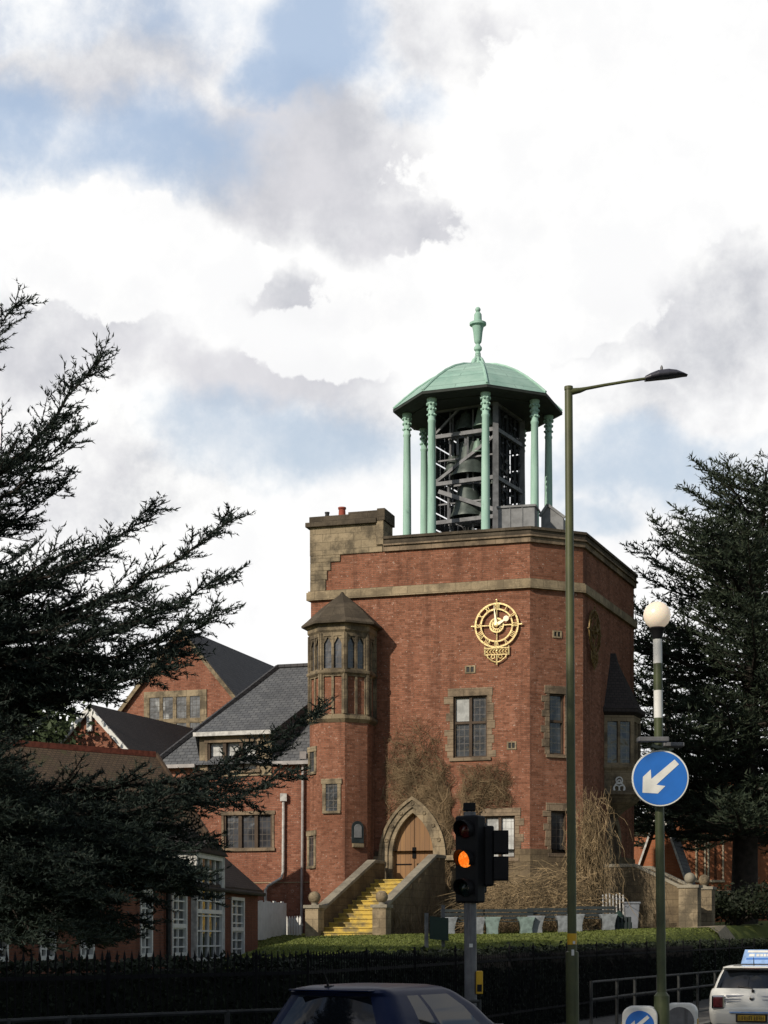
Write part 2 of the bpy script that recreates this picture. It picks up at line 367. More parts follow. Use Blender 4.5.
M['carblack'] = plain('car_trim', (.012, .012, .013), .5, var=.1)
M['tyre'] = plain('tyre_rubber', (.014, .014, .014), .85)
M['rim'] = plain('alloy_rim', (.35, .35, .36), .3, .8)
M['taillight'] = plain('tail_light', (.085, .012, .016), .15, var=.5, scale=18, spec=.7)
M['chrome'] = plain('chrome', (.6, .6, .6), .12, 1.0, var=.05)
M['plate'] = plain('yellow_plate', (.46, .29, .03), .4, var=.05)
M['lettering_dark'] = plain('dark_lettering', (.012, .012, .014), .5)
M['decal_grey'] = plain('grey_decal', (.36, .38, .43), .5, var=.2, scale=20)
M['signpale'] = plain('pale_blue_panel', (.22, .37, .66), .4, var=.3, scale=8)
M['bench_end'] = plain('weathered_teal_bench_end', (.19, .255, .235), .9, var=.45, scale=5)
M['bench_end_grey'] = plain('weathered_grey_bench_end', (.22, .24, .255), .9, var=.45, scale=5)
M['bench_slat'] = plain('dark_bench_slat', (.024, .032, .034), .7, var=.3)
M['greenboard'] = plain('dark_green_board', (.012, .03, .022), .5, var=.2)
M['bin'] = plain('grey_bin', (.20, .215, .24), .6, var=.3)
M['skin_dark'] = plain('niche_dark', (.03, .04, .042), .5, var=.4)
# ---------------------------------------------------------------- world and sun
SUN_EL = 29.0
sd = V((-.70, -.71, 0)).normalized()           # horizontal direction towards the sun
sdir = V((sd.x * math.cos(R(SUN_EL)), sd.y * math.cos(R(SUN_EL)), math.sin(R(SUN_EL))))
sl = bpy.data.lights.new("sun", 'SUN'); so = bpy.data.objects.new("sun", sl); col.objects.link(so)
sl.energy = 4.1; sl.angle = R(.55); sl.color = (1, .90, .76)
so.rotation_euler = sdir.to_track_quat('Z', 'Y').to_euler(); so.location = (-40, -40, 60)
w = bpy.data.worlds.new("World"); bpy.context.scene.world = w; w.use_nodes = True
T = w.node_tree; T.nodes.clear()
def N(ty, **kw):
    n = T.nodes.new(ty)
    for k, v in kw.items(): setattr(n, k, v)
    return n
def L(a, b): T.links.new(a, b)
def mth(op, a, b=None, c=None, clamp=False):
    n = N('ShaderNodeMath', operation=op); n.use_clamp = clamp
    for i, q in enumerate((a, b, c)):
        if q is None: continue
        if hasattr(q, 'links'): L(q, n.inputs[i])
        else: n.inputs[i].default_value = q
    return n.outputs[0]
def vm(op, a, b=None):
    n = N('ShaderNodeVectorMath', operation=op)
    for i, q in enumerate((a, b)):
        if q is None: continue
        if hasattr(q, 'links'): L(q, n.inputs[i])
        else: n.inputs[i].default_value = q
    return n.outputs['Value'] if op == 'LENGTH' else n.outputs[0]
def mr(x, a, b, c=0., d=1.):
    n = N('ShaderNodeMapRange'); n.interpolation_type = 'SMOOTHSTEP'
    L(x, n.inputs[0])
    for i, q in enumerate((a, b, c, d)): n.inputs[1 + i].default_value = q
    return n.outputs[0]
def mixc(f, a, b):
    n = N('ShaderNodeMix', data_type='RGBA')
    for i, q in ((0, f), (6, a), (7, b)):
        if hasattr(q, 'links'): L(q, n.inputs[i])
        else: n.inputs[i].default_value = q if i == 0 else (*q, 1)
    return n.outputs[2]
sky = N('ShaderNodeTexSky', sky_type='NISHITA'); sky.sun_disc = False
sky.sun_elevation = R(SUN_EL); sky.sun_rotation = math.atan2(sd.x, sd.y); sky.air_density = 1.0; sky.dust_density = .8; sky.ozone_density = 1.2
tc = N('ShaderNodeTexCoord'); D = tc.outputs['Generated']
sx = N('ShaderNodeSeparateXYZ'); L(D, sx.inputs[0])
yy = mth('MAXIMUM', sx.outputs[1], .05)
u = mth('DIVIDE', sx.outputs[0], yy); v = mth('DIVIDE', sx.outputs[2], yy)
cb = N('ShaderNodeCombineXYZ'); L(u, cb.inputs[0]); L(v, cb.inputs[1])
def noise(scale, detail, rough, vec=D, out='Fac', dist=0):
    n = N('ShaderNodeTexNoise'); n.inputs['Scale'].default_value = scale; n.inputs['Detail'].default_value = detail; n.inputs['Roughness'].default_value = rough; n.inputs['Distortion'].default_value = dist
    L(vec, n.inputs['Vector']); return n.outputs[out]
wc = vm('SUBTRACT', noise(7, 6, .6, out='Color'), (.5, .5, .5))
wp = N('ShaderNodeVectorMath', operation='SCALE'); L(wc, wp.inputs[0]); wp.inputs['Scale'].default_value = .11
P = vm('ADD', cb.outputs[0], wp.outputs[0])
P2 = vm('MULTIPLY', P, (1, 1, 0))
def blob(px, py, rx, ry, a=1.0, lo=1.35, hi=.35):
    c = ((px - CX) / F, (HY - py) / F, 0)
    q = vm('MULTIPLY', vm('SUBTRACT', P2, c), (F / rx, F / ry, 0))
    return mr(vm('LENGTH', q), lo, hi, 0., a)
def union(bl):
    r = bl[0]
    for b in bl[1:]: r = mth('MAXIMUM', r, b)
    return r
fb = noise(16, 9, .62); fb2 = noise(38, 7, .6, dist=.2)
blue = union([blob(320, 42, 85, 68), blob(278, 85, 60, 35, .85), blob(12, 135, 70, 70, .85), blob(110, 150, 170, 60, .74), blob(40, 20, 130, 45, .62), blob(280, 458, 150, 55, .8), blob(205, 430, 90, 45, .75), blob(665, 480, 170, 52, .8), blob(430, 95, 45, 28, .5), blob(170, 25, 120, 60, .52), blob(590, 540, 60, 30, .6)])
grey = union([blob(300, 155, 170, 80, .9), blob(400, 205, 120, 40, .85), blob(90, 80, 150, 60, .7), blob(60, 20, 160, 60, .45), blob(45, 360, 130, 85, .85), blob(240, 385, 140, 45, .85), blob(320, 285, 110, 36, .85), blob(560, 60, 120, 40, .35), blob(620, 330, 120, 60, .4),
              blob(730, 330, 90, 120, .65), blob(660, 420, 120, 40, .6), blob(460, 40, 90, 55, .6), blob(70, 480, 140, 70, .6), blob(340, 420, 60, 50, .5), blob(535, 212, 36, 26, .7), blob(190, 500, 90, 50, .5)])
white = union([blob(105, 275, 125, 82), blob(615, 145, 200, 150), blob(700, 60, 160, 160), blob(335, 335, 120, 55, .9), blob(500, 290, 190, 95), blob(215, 255, 90, 45, .8), blob(300, 545, 120, 40, .8)])
# elsewhere in the sky: broken cloud from noise
far = mr(vm('LENGTH', vm('SUBTRACT', cb.outputs[0], (0, .3, 0))), .45, .7)
gen = noise(2.6, 7, .6)
blue = mth('ADD', mth('MULTIPLY', blue, mth('SUBTRACT', 1, far)), mth('MULTIPLY', mr(gen, .40, .54), far))
grey = mth('ADD', mth('MULTIPLY', grey, mth('SUBTRACT', 1, far)), mth('MULTIPLY', mr(noise(4.2, 7, .6), .42, .6), far))
edge = mth('MULTIPLY', mth('SUBTRACT', fb, .5), 1.25); edge2 = mth('MULTIPLY', mth('SUBTRACT', fb2, .5), .55)
wh = mth('MULTIPLY', mr(mth('ADD', white, mth('ADD', mth('MULTIPLY', edge, .8), mth('MULTIPLY', edge2, 1.9))), .42, .54), mth('SUBTRACT', 1, far))
nw = mth('SUBTRACT', 1, wh)
bl = mth('MULTIPLY', mth('MULTIPLY', mr(mth('ADD', blue, mth('ADD', edge, edge2)), .12, 1.0), .86), nw)
gr = mth('MULTIPLY', mr(mth('ADD', grey, mth('ADD', mth('MULTIPLY', edge, 1.3), edge2)), .10, 1.0), mth('SUBTRACT', 1, mth('MULTIPLY', wh, .9)))
greyc = mixc(mr(noise(9, 6, .6), .35, .65), (7.4, 7.35, 7.7), (5.2, 5.35, 5.85)); cloud = mixc(gr, mixc(far, mixc(mr(noise(13, 8, .62), .36, .58), (10.7, 10.65, 10.5), (9.75, 9.75, 9.8)), (6.0, 5.9, 5.8)), mixc(far, greyc, (2.6, 2.65, 2.9)))
skyc = N('ShaderNodeVectorMath', operation='MULTIPLY'); L(sky.outputs[0], skyc.inputs[0]); skyc.inputs[1].default_value = (1.0, 1.0, 1.0)
haze = mixc(far, mixc(.66, skyc.outputs[0], mixc(mr(v, .22, .52), (6.6, 7.6, 8.6), (5.2, 6.8, 9.2))), skyc.outputs[0])
fin = mixc(bl, cloud, haze)
bg = N('ShaderNodeBackground'); bg.inputs[1].default_value = .1; L(fin, bg.inputs[0])
wo = N('ShaderNodeOutputWorld'); L(bg.outputs[0], wo.inputs[0])
sc = bpy.context.scene
sc.view_settings.view_transform = 'Standard'; sc.view_settings.look = 'None'; sc.view_settings.exposure = 0; sc.view_settings.gamma = 1
# ---------------------------------------------------------------- the clock tower building
C0, C1, C2, C3 = (-2.82, 67.5), (5.42, 65.0), (7.50, 65.95), (10.50, 73.5)
C4, C5 = (8.9, 77.2), (1.1, 77.2)
FR, CH, RT, BK, BK2, LF = Fr(C0, C1), Fr(C1, C2), Fr(C2, C3), Fr(C3, C4), Fr(C4, C5), Fr(C5, C0)
ring = [C0, C1, C2, C3, C4, C5]; FRS = [FR, CH, RT, BK, BK2, LF]
def offs(d):
    out = []
    for i in range(6):
        a, b = FRS[i - 1], FRS[i]
        P, Q = a.P + a.n * d, b.P + b.n * d
        den = a.t.x * b.t.y - a.t.y * b.t.x
        s = ((Q.x - P.x) * b.t.y - (Q.y - P.y) * b.t.x) / den
        out.append(P + a.t * s)
    return out
def ringbox(mb, z0, z1, d0, d1, cut=None):
    a0, a1 = offs(d0), offs(d1)
    if cut is not None: a0 = [FR.at(cut, 0, d0)] + a0[1:5]; a1 = [FR.at(cut, 0, d1)] + a1[1:5]; cl_ = False
    else: cl_ = True
    lo0 = [V((p.x, p.y, z0)) for p in a1]; hi0 = [V((p.x, p.y, z1)) for p in a1]
    lo1 = [V((p.x, p.y, z0)) for p in a0]; hi1 = [V((p.x, p.y, z1)) for p in a0]
    mb.strip(lo0, hi0, cl_); mb.strip(hi0, hi1, cl_); mb.strip(lo1, lo0, cl_)
tower = thing('clock_tower_building', 'octagonal-cornered red brick school tower with gilt clock, stone bands and arched oak door', 'tower', (3.8, 70.5, 2.0))
ZG, ZP, ZS0, ZS1, ZC, ZT = 1.3, 5.28, 14.97, 15.27, 16.68, 17.24
def rect(fr, x0, x1, y0, y1, d=0):
    xm, ym = (x0 + x1) / 2, (y0 + y1) / 2
    return fr.uz(x0, ym, d)[0], fr.uz(x1, ym, d)[0], fr.uz(xm, y1, d)[1], fr.uz(xm, y0, d)[1]
W_up = rect(FR, 453.5, 487, 696, 757.5)
W_lo = rect(FR, 484, 515, 816, 858)
W_cu = rect(CH, 549.5, 564.5, 694, 754.5)
W_cl = rect(CH, 551, 567, 811, 853.5)
D_u, _ = FR.uz(413.2, 850)
DOOR = (D_u - .84, D_u + .84, 4.1, 6.75)
mb = MB()
mb.wall(FR, 0, FR.L, ZP, ZC, [W_up, (W_lo[0], W_lo[1], ZP, W_lo[3]), (DOOR[0] - .02, DOOR[1] + .02, ZP, DOOR[3])], .22)
mb.wall(CH, 0, CH.L, ZP, ZC, [W_cu, (W_cl[0], W_cl[1], ZP, W_cl[3])], .22)
mb.wall(RT, 0, RT.L, ZP, ZC)
for f in (BK, BK2, LF): mb.wall(f, 0, f.L, ZG, ZC)
mb.build('wall', M['brick'], tower, recalc=False)
mb = MB()
P_ = .05
mb.wall(FR.shift(P_), -.0, FR.L + .02, ZG, ZP, [(W_lo[0], W_lo[1], W_lo[2], ZP), (DOOR[0] - .02, DOOR[1] + .02, 4.1, ZP)], .27)
mb.wall(CH.shift(P_), -.02, CH.L + .02, ZG, ZP, [(W_cl[0], W_cl[1], W_cl[2], ZP)], .27)
mb.wall(RT.shift(P_), -.02, RT.L, ZG, ZP)
for f, a in ((FR, 0), (CH, 0), (RT, 0)): mb.poly(f.at(0, ZP, 0), f.at(f.L, ZP, 0), f.at(f.L, ZP, P_), f.at(0, ZP, P_))
mb.build('plinth', M['stone_plinth'], tower, recalc=False)
mb = MB(); ringbox(mb, ZS0, ZS1, .0, .13); ringbox(mb, ZS1, ZS1 + .06, 0, .08); mb.build('string_course', M['stone_pale'], tower)
mb = MB(); PC = FR.uz(384, 560)[0]; ringbox(mb, ZC, ZC + .20, -.1, .10, PC); ringbox(mb, ZC + .20, ZC + .26, -.1, .17, PC); mb.build('cornice', M['stone_win'], tower)
mb = MB(); ringbox(mb, ZC + .26, ZT - .10, -.3, .10, PC); ringbox(mb, ZT - .10, ZT, -.35, .16, PC); mb.build('coping', M['stone_cope'], tower)
mb = MB(); a = offs(-.2); mb.poly(*[V((p.x, p.y, 16.9)) for p in a]); mb.build('roof', M['lead'], tower)
# windows ----------------------------------------------------------
def stone_window(fr, r, cols, rows, parent, pane, splits=None, quoin=.26, lintel=.30, q=True, stone='stone', rec=.15, name='window', seed=0, label=None):
    u0, u1, z0, z1 = r; rnd = random.Random(seed); mb = MB()
    mb.fb(fr, u0 - .22, u1 + .22, z1, z1 + lintel, -.15, .035)
    mb.fb(fr, u0 - .16, u1 + .16, z0 - .13, z0, -.15, .07)
    if q:
        z = z0; k = 0
        while z < z1 - .05:
            h = min(.24 + rnd.random() * .1, z1 - z)
            mb.fb(fr, u0 - (quoin if k % 2 else quoin * .55) - rnd.random() * .12, u0 - .001, z + .004, z + h - .004, -.1, .022)
            mb.fb(fr, u1 + .001, u1 + (quoin if (k + 1) % 2 else quoin * .55) + rnd.random() * .12, z + .004, z + h - .004, -.1, .022)
            z += h; k += 1
    w = mb.build(name, M['stone_win' if stone == 'stone' else stone], parent, bevel=.012)
    if label: w['label'] = label
    mb = MB(); fwd = .06
    mb.fb(fr, u0 + .002, u0 + fwd, z0, z1, -rec - .05, -rec + .08); mb.fb(fr, u1 - fwd, u1 - .002, z0, z1, -rec - .05, -rec + .08)
    mb.fb(fr, u0 + fwd, u1 - fwd, z1 - fwd, z1 - .002, -rec - .05, -rec + .08); mb.fb(fr, u0 + fwd, u1 - fwd, z0 + .002, z0 + fwd, -rec - .05, -rec + .08)
    for i in range(1, cols):
        u = u0 + (u1 - u0) * i / cols; mb.fb(fr, u - .055, u + .055, z0 + fwd, z1 - fwd, -rec - .04, -rec + .09)
    for s in (splits or []):
        z = z0 + (z1 - z0) * s; mb.fb(fr, u0 + fwd, u1 - fwd, z - .045, z + .045, -rec - .03, -rec + .085)
    mb.build('mullion', M['wood_frame'], w)
    mb = MB(); mb.poly(fr.at(u0, z0, -rec), fr.at(u1, z0, -rec), fr.at(u1, z1, -rec), fr.at(u0, z1, -rec))
    mb.build('pane', M[pane], w, recalc=False)
    return w
w0_ = stone_window(FR, W_up, 2, 2, tower, 'pane', [.57], seed=1)
mb = MB(); u0, u1, z0, z1 = W_up; mb.poly(FR.at(u0 + .06, z0 + (z1 - z0) * .60, -.142), FR.at((u0 + u1) / 2 - .055, z0 + (z1 - z0) * .60, -.142), FR.at((u0 + u1) / 2 - .055, z1 - .06, -.142), FR.at(u0 + .06, z1 - .06, -.142)); mb.build('window_blind', M['window_blind'], w0_, recalc=False)
stone_window(FR, W_lo, 2, 1, tower, 'pane_blind', seed=2, label='stone-lintelled window with white blinds')
stone_window(CH, W_cu, 1, 2, tower, 'pane', [.55], seed=3)
stone_window(CH, W_cl, 1, 1, tower, 'pane', seed=4)
# vents -------------------------------------------------------------
for fr, (x0, x1, y0, y1) in ((FR, (465, 475.5, 665.5, 673.5)), (FR, (507, 516.5, 741.5, 749.5)), (CH, (552.5, 561.5, 630.5, 638)), (FR, (484, 493, 791, 800))):
    u0, u1, z0, z1 = rect(fr, x0, x1, y0, y1); mb = MB()
    for a in ((u0, u1, z0, z0 + .05), (u0, u1, z1 - .05, z1), (u0, u0 + .06, z0 + .05, z1 - .05), (u1 - .06, u1, z0 + .05, z1 - .05), ((u0 + u1) / 2 - .02, (u0 + u1) / 2 + .02, z0 + .05, z1 - .05)): mb.fb(fr, *a, -.05, .03)
    vv = mb.build('vent', M['stone_pale'], tower)
    mb = MB(); mb.fb(fr, u0 + .06, u1 - .06, z0 + .05, z1 - .05, -.02, .006); mb.build('grille', M['galv_dark'], vv)
# stone pier rising above the parapet at the left corner -------------
mb = MB(); ux = lambda x: FR.uz(x, 560)[0]
zt = 18.2
mb.fb(FR, -.03, ux(383), ZC - .0, zt - .35, -1.3, .06)            # body
steps = [(ux(341), 16.42), (ux(332), 16.1), (ux(327), 15.75)]
z = ZC
for uu, zz in steps:
    mb.fb(FR, -.02, uu + (random.random() - .5) * .12, zz, z, -.6, .055); z = zz
mb.fb(FR, -.02, ux(326), ZS1 + .06, z, -.6, .055)
mb.fb(FR, ux(377), ux(384.5), ZC + .262, zt - .35, -1.1, .14)
pier = mb.build('stone_pier', M['stone'], tower, bevel=.02)
mb = MB(); mb.fb(FR, -.17, ux(377.5), zt - .42, zt - .24, -1.4, .20); mb.fb(FR, -.05, ux(377.7), zt - .24, zt, -1.3, .07); mb.fb(FR, ux(378), ux(386), zt - .34, zt + .12, -1.2, .16); mb.fb(FR, ux(348), ux(377.6), zt, zt + .1, -1.2, .0)
mb.build('pier_coping', M['stone_cope'], pier, bevel=.02)
for x, h, r, m in ((338, .42, .13, 'pot'), (323, .28, .08, 'galv_dark')):
    p = FR.at(ux(x), zt, -.5); mb = MB(); mb.lathe(p, [(r * 1.15, 0), (r * 1.1, .05), (r, h * .7), (r * .95, h * .8), (r * 1.2, h * .84), (r * 1.2, h), (r * .8, h), (r * .75, h - .1)], 14)
    mb.build('chimney_pot', M[m], pier, smooth=True)
# oriel turret -------------------------------------------------------
ph0 = -math.atan2(.290, .957)
TC = FR.at(1.44, 0, .50); TR = 1.27
CPH = [ph0]
def octp(c, r, z, k, ph=None):
    ph = CPH[0] if ph is None else ph
    a = ph + R(22.5) + R(45) * k
    return V((c.x + r * math.sin(a), c.y - r * math.cos(a), z))
def octring(mb, c, r0, z0, r1, z1, ph=None): mb.strip([octp(c, r0, z0, k, ph) for k in range(8)], [octp(c, r1, z1, k, ph) for k in range(8)], True)
def octsolid(mb, c, prof, ph=None, cap=True):
    for (r0, z0), (r1, z1) in zip(prof, prof[1:]): octring(mb, c, r0, z0, r1, z1, ph)
    if cap: mb.poly(*[octp(c, prof[-1][0], prof[-1][1], k, ph) for k in range(8)])
mb = MB(); octsolid(mb, TC, [(TR - .03, ZG), (TR - .03, 10.2)]); turret = mb.build('turret', M['brick'], tower)
mb = MB(); octsolid(mb, TC, [(TR - .02, 10.05), (TR + .10, 10.18), (TR + .10, 10.28), (TR - .2, 10.36)], cap=False); mb.build('turret_band', M['stone_dark'], turret); mb = MB(); octsolid(mb, TC, [(TR, 11.82), (TR + .09, 11.9), (TR + .09, 12.0), (TR - .1, 12.05)], cap=False); mb.build('turret_band', M['stone_dark'], turret); mb = MB()
octsolid(mb, TC, [(TR, 13.42), (TR + .06, 13.5), (TR + .06, 13.66), (TR + .17, 13.76)], cap=False)
mb.build('turret_band', M['stone_dark'], turret)
ms, mbk, mg = MB(), MB(), MB()
for k in range(8):
    a, b = octp(TC, TR, 0, k - 1), octp(TC, TR, 0, k)
    f = Fr(a, b)
    Lf = f.L
    lights = [(.13, Lf / 2 - .045, 12.08, 13.28), (Lf / 2 + .045, Lf - .13, 12.08, 13.28)]
    ms.wall(f, 0, Lf, 12.0, 13.45, lights, .11)
    ms.wall(f, 0, Lf, 10.3, 11.85, [(.13, Lf / 2 - .045, 10.36, 11.78), (Lf / 2 + .045, Lf - .13, 10.36, 11.78)], .07)
    for (u0, u1, z0, z1) in lights:                                # cusped heads
        um = (u0 + u1) / 2; ms.poly(f.at(u0, z1, -.03), f.at(u0, z1 - .3, -.03), f.at(um - .05, z1 - .1, -.03), f.at(um, z1 - .02, -.03))
        ms.poly(f.at(u1, z1, -.03), f.at(um, z1 - .02, -.03), f.at(um + .05, z1 - .1, -.03), f.at(u1, z1 - .3, -.03))
    for u in (.0, Lf - .07): ms.fb(f, u, u + .07, 10.36, 13.4, -.02, .05)
    mg.poly(f.at(0.05, 12.0, -.1), f.at(Lf - .05, 12.0, -.1), f.at(Lf - .05, 13.4, -.1), f.at(.05, 13.4, -.1))
    mbk.poly(f.at(0.05, 10.3, -.06), f.at(Lf - .05, 10.3, -.06), f.at(Lf - .05, 11.85, -.06), f.at(.05, 11.85, -.06))
ms.build('tracery', M['stone_dark'], turret, recalc=False); mg.build('pane', M['pane_wing'], turret, recalc=False); mbk.build('brick_panel', M['brick'], turret, recalc=False)
mb = MB(); octsolid(mb, TC, [(1.30, 13.70), (1.56, 13.74), (1.56, 13.81), (1.36, 13.98), (.78, 14.52), (.10, 15.04), (.04, 15.14)]); mb.build('turret_roof', M['stone_cope'], turret)
def applied(fr, r, parent, seed, pane='pane', lintel=.2, q=.16):
    u0, u1, z0, z1 = r; mb = MB()
    mb.fb(fr, u0 - .18, u1 + .18, z1, z1 + lintel, -.1, .06); mb.fb(fr, u0 - .13, u1 + .13, z0 - .1, z0, -.1, .08)
    mb.fb(fr, u0 - .14, u0, z0, z1, -.1, .045); mb.fb(fr, u1, u1 + .14, z0, z1, -.1, .045)
    w = mb.build('window', M['stone'], parent, bevel=.01)
    mb = MB(); mb.poly(fr.at(u0, z0, .008), fr.at(u1, z0, .008), fr.at(u1, z1, .008), fr.at(u0, z1, .008)); mb.build('pane', M[pane], w, recalc=False)
FB = Fr(octp(TC, TR - .03, 0, -1), octp(TC, TR - .03, 0, 0)); FC = Fr(octp(TC, TR - .03, 0, 0), octp(TC, TR - .03, 0, 1)); FA = Fr(octp(TC, TR - .03, 0, -2), octp(TC, TR - .03, 0, -1))
applied(FB, rect(FB, 326, 337.5, 784, 811), tower, 1)
applied(FA, rect(FA, 309.5, 314.5, 836, 866), tower, 2)
applied(FA, rect(FA, 310.5, 315, 752, 772), tower, 2)
# niche on the shaded turret face
u0, u1, z0, z1 = rect(FC, 352, 362.5, 821, 843); mb = MB()
um = (u0 + u1) / 2; w_ = (u1 - u0) / 2
arch = lambda s, zc, zb, d, fr: [fr.at(um - w_ * s, zb, d)] + [fr.at(um - w_ * s * math.cos(math.pi * i / 10), zc + w_ * s * math.sin(math.pi * i / 10), d) for i in range(11)] + [fr.at(um + w_ * s, zb, d)]
mb.prism(arch(1.1, z1 - w_ * 1.1, z0, .0, FC), FC.n * .05); pl = mb.build('wall_plaque', M['skin_dark'], tower)
mb = MB(); mb.prism(arch(.68, z1 - w_ * 1.2, z0 + .2, .052, FC), FC.n * .02); mb.build('plaque_relief', M['lead'], pl)
mb = MB(); mb.fb(FC, u0, u1, z0 - .16, z0 - .02, 0, .12); mb.build('plaque_shelf', M['stone_dark'], pl)
# arched doorway -----------------------------------------------------
def ogive(uc, hw, zs, za, n=12):
    """pointed arch outline, left spring to right spring"""
    rise = za - zs; Rr = (hw * hw + rise * rise) / (2 * hw)
    L_ = []
    a_end = math.acos(max(-1, min(1, (Rr - hw) / Rr)))
    for i in range(n + 1):
        a = a_end * i / n; L_.append((uc - hw + Rr - Rr * math.cos(a), zs + Rr * math.sin(a)))
    L_[-1] = (uc, za)
    return L_ + [(2 * uc - p[0], p[1]) for p in L_[-2::-1]]
uc = D_u; inner = ogive(uc, .80, 5.15, 6.72); mid = ogive(uc, .98, 5.15, 6.93); outer = ogive(uc, 1.22, 5.05, 7.2)
def archband(mb, fr, A, B, d0, d1, zb):
    A = [(A[0][0], zb)] + A + [(A[-1][0], zb)]; B = [(B[0][0], zb)] + B + [(B[-1][0], zb)]
    fa = [fr.at(u, z, d1) for u, z in A]; fb_ = [fr.at(u, z, d1) for u, z in B]; ra = [fr.at(u, z, d0) for u, z in A]; rb = [fr.at(u, z, d0) for u, z in B]
    mb.strip(fa, fb_); mb.strip(ra, fa); mb.strip(fb_, rb)
mb = MB(); archband(mb, FR, mid, outer, -.02, .14, 4.12); archband(mb, FR, inner, mid, -.3, .075, 4.12)
door_w = mb.build('doorway', M['stone'], tower, recalc=True)
mb = MB(); o2 = ogive(uc, 1.32, 5.05, 7.33); archband(mb, FR, outer, o2, -.02, .20, 4.95); mb.fb(FR, uc - 1.62, uc - 1.225, 4.9, 5.08, -.02, .22); mb.fb(FR, uc + 1.225, uc + 1.75, 4.9, 5.08, -.02, .22); mb.build('hood_mould', M['stone_pale'], door_w)
mb = MB(); rr = random.Random(5)
for i in range(3, 22, 3):                                          # carved lettering-like bosses on the voussoirs
    a, b = outer[i], mid[i]; u_, z_ = (a[0] * .5 + b[0] * .5), (a[1] * .5 + b[1] * .5)
    mb = MB(); mb.lathe(FR.at(u_, z_, .14), [(.085, 0), (.08, .03), (.045, .032), (.035, .012), (.0001, .012)], 10, mat=FR.n.to_track_quat('Z', 'Y').to_matrix()); mb.build('carved_boss', M['stone_dark'], door_w)
pts = [(inner[0][0], 4.12)] + inner + [(inner[-1][0], 4.12)]
for s in (-1, 1):
    half = [p for p in pts if (p[0] - uc) * s >= -1e-6]
    half = [(uc + s * .012 if abs(p[0] - uc) < 1e-6 else p[0], p[1]) for p in half]
    if s < 0: half = half + [(uc - .012, 4.12)]
    else: half = [(uc + .012, 4.12)] + half
    mb = MB(); mb.prism([FR.at(u, z, -.2) for u, z in half], FR.n * .05); dl = mb.build('door_leaf', M['door'], door_w)
mb = MB(); mb.fb(FR, uc - .07, uc + .07, 5.0, 5.42, -.15, -.115); mb.fb(FR, uc - .72, uc - .1, 4.75, 4.80, -.15, -.13); mb.fb(FR, uc + .1, uc + .72, 4.75, 4.80, -.15, -.13); mb.build('door_ironwork', M['iron'], door_w)
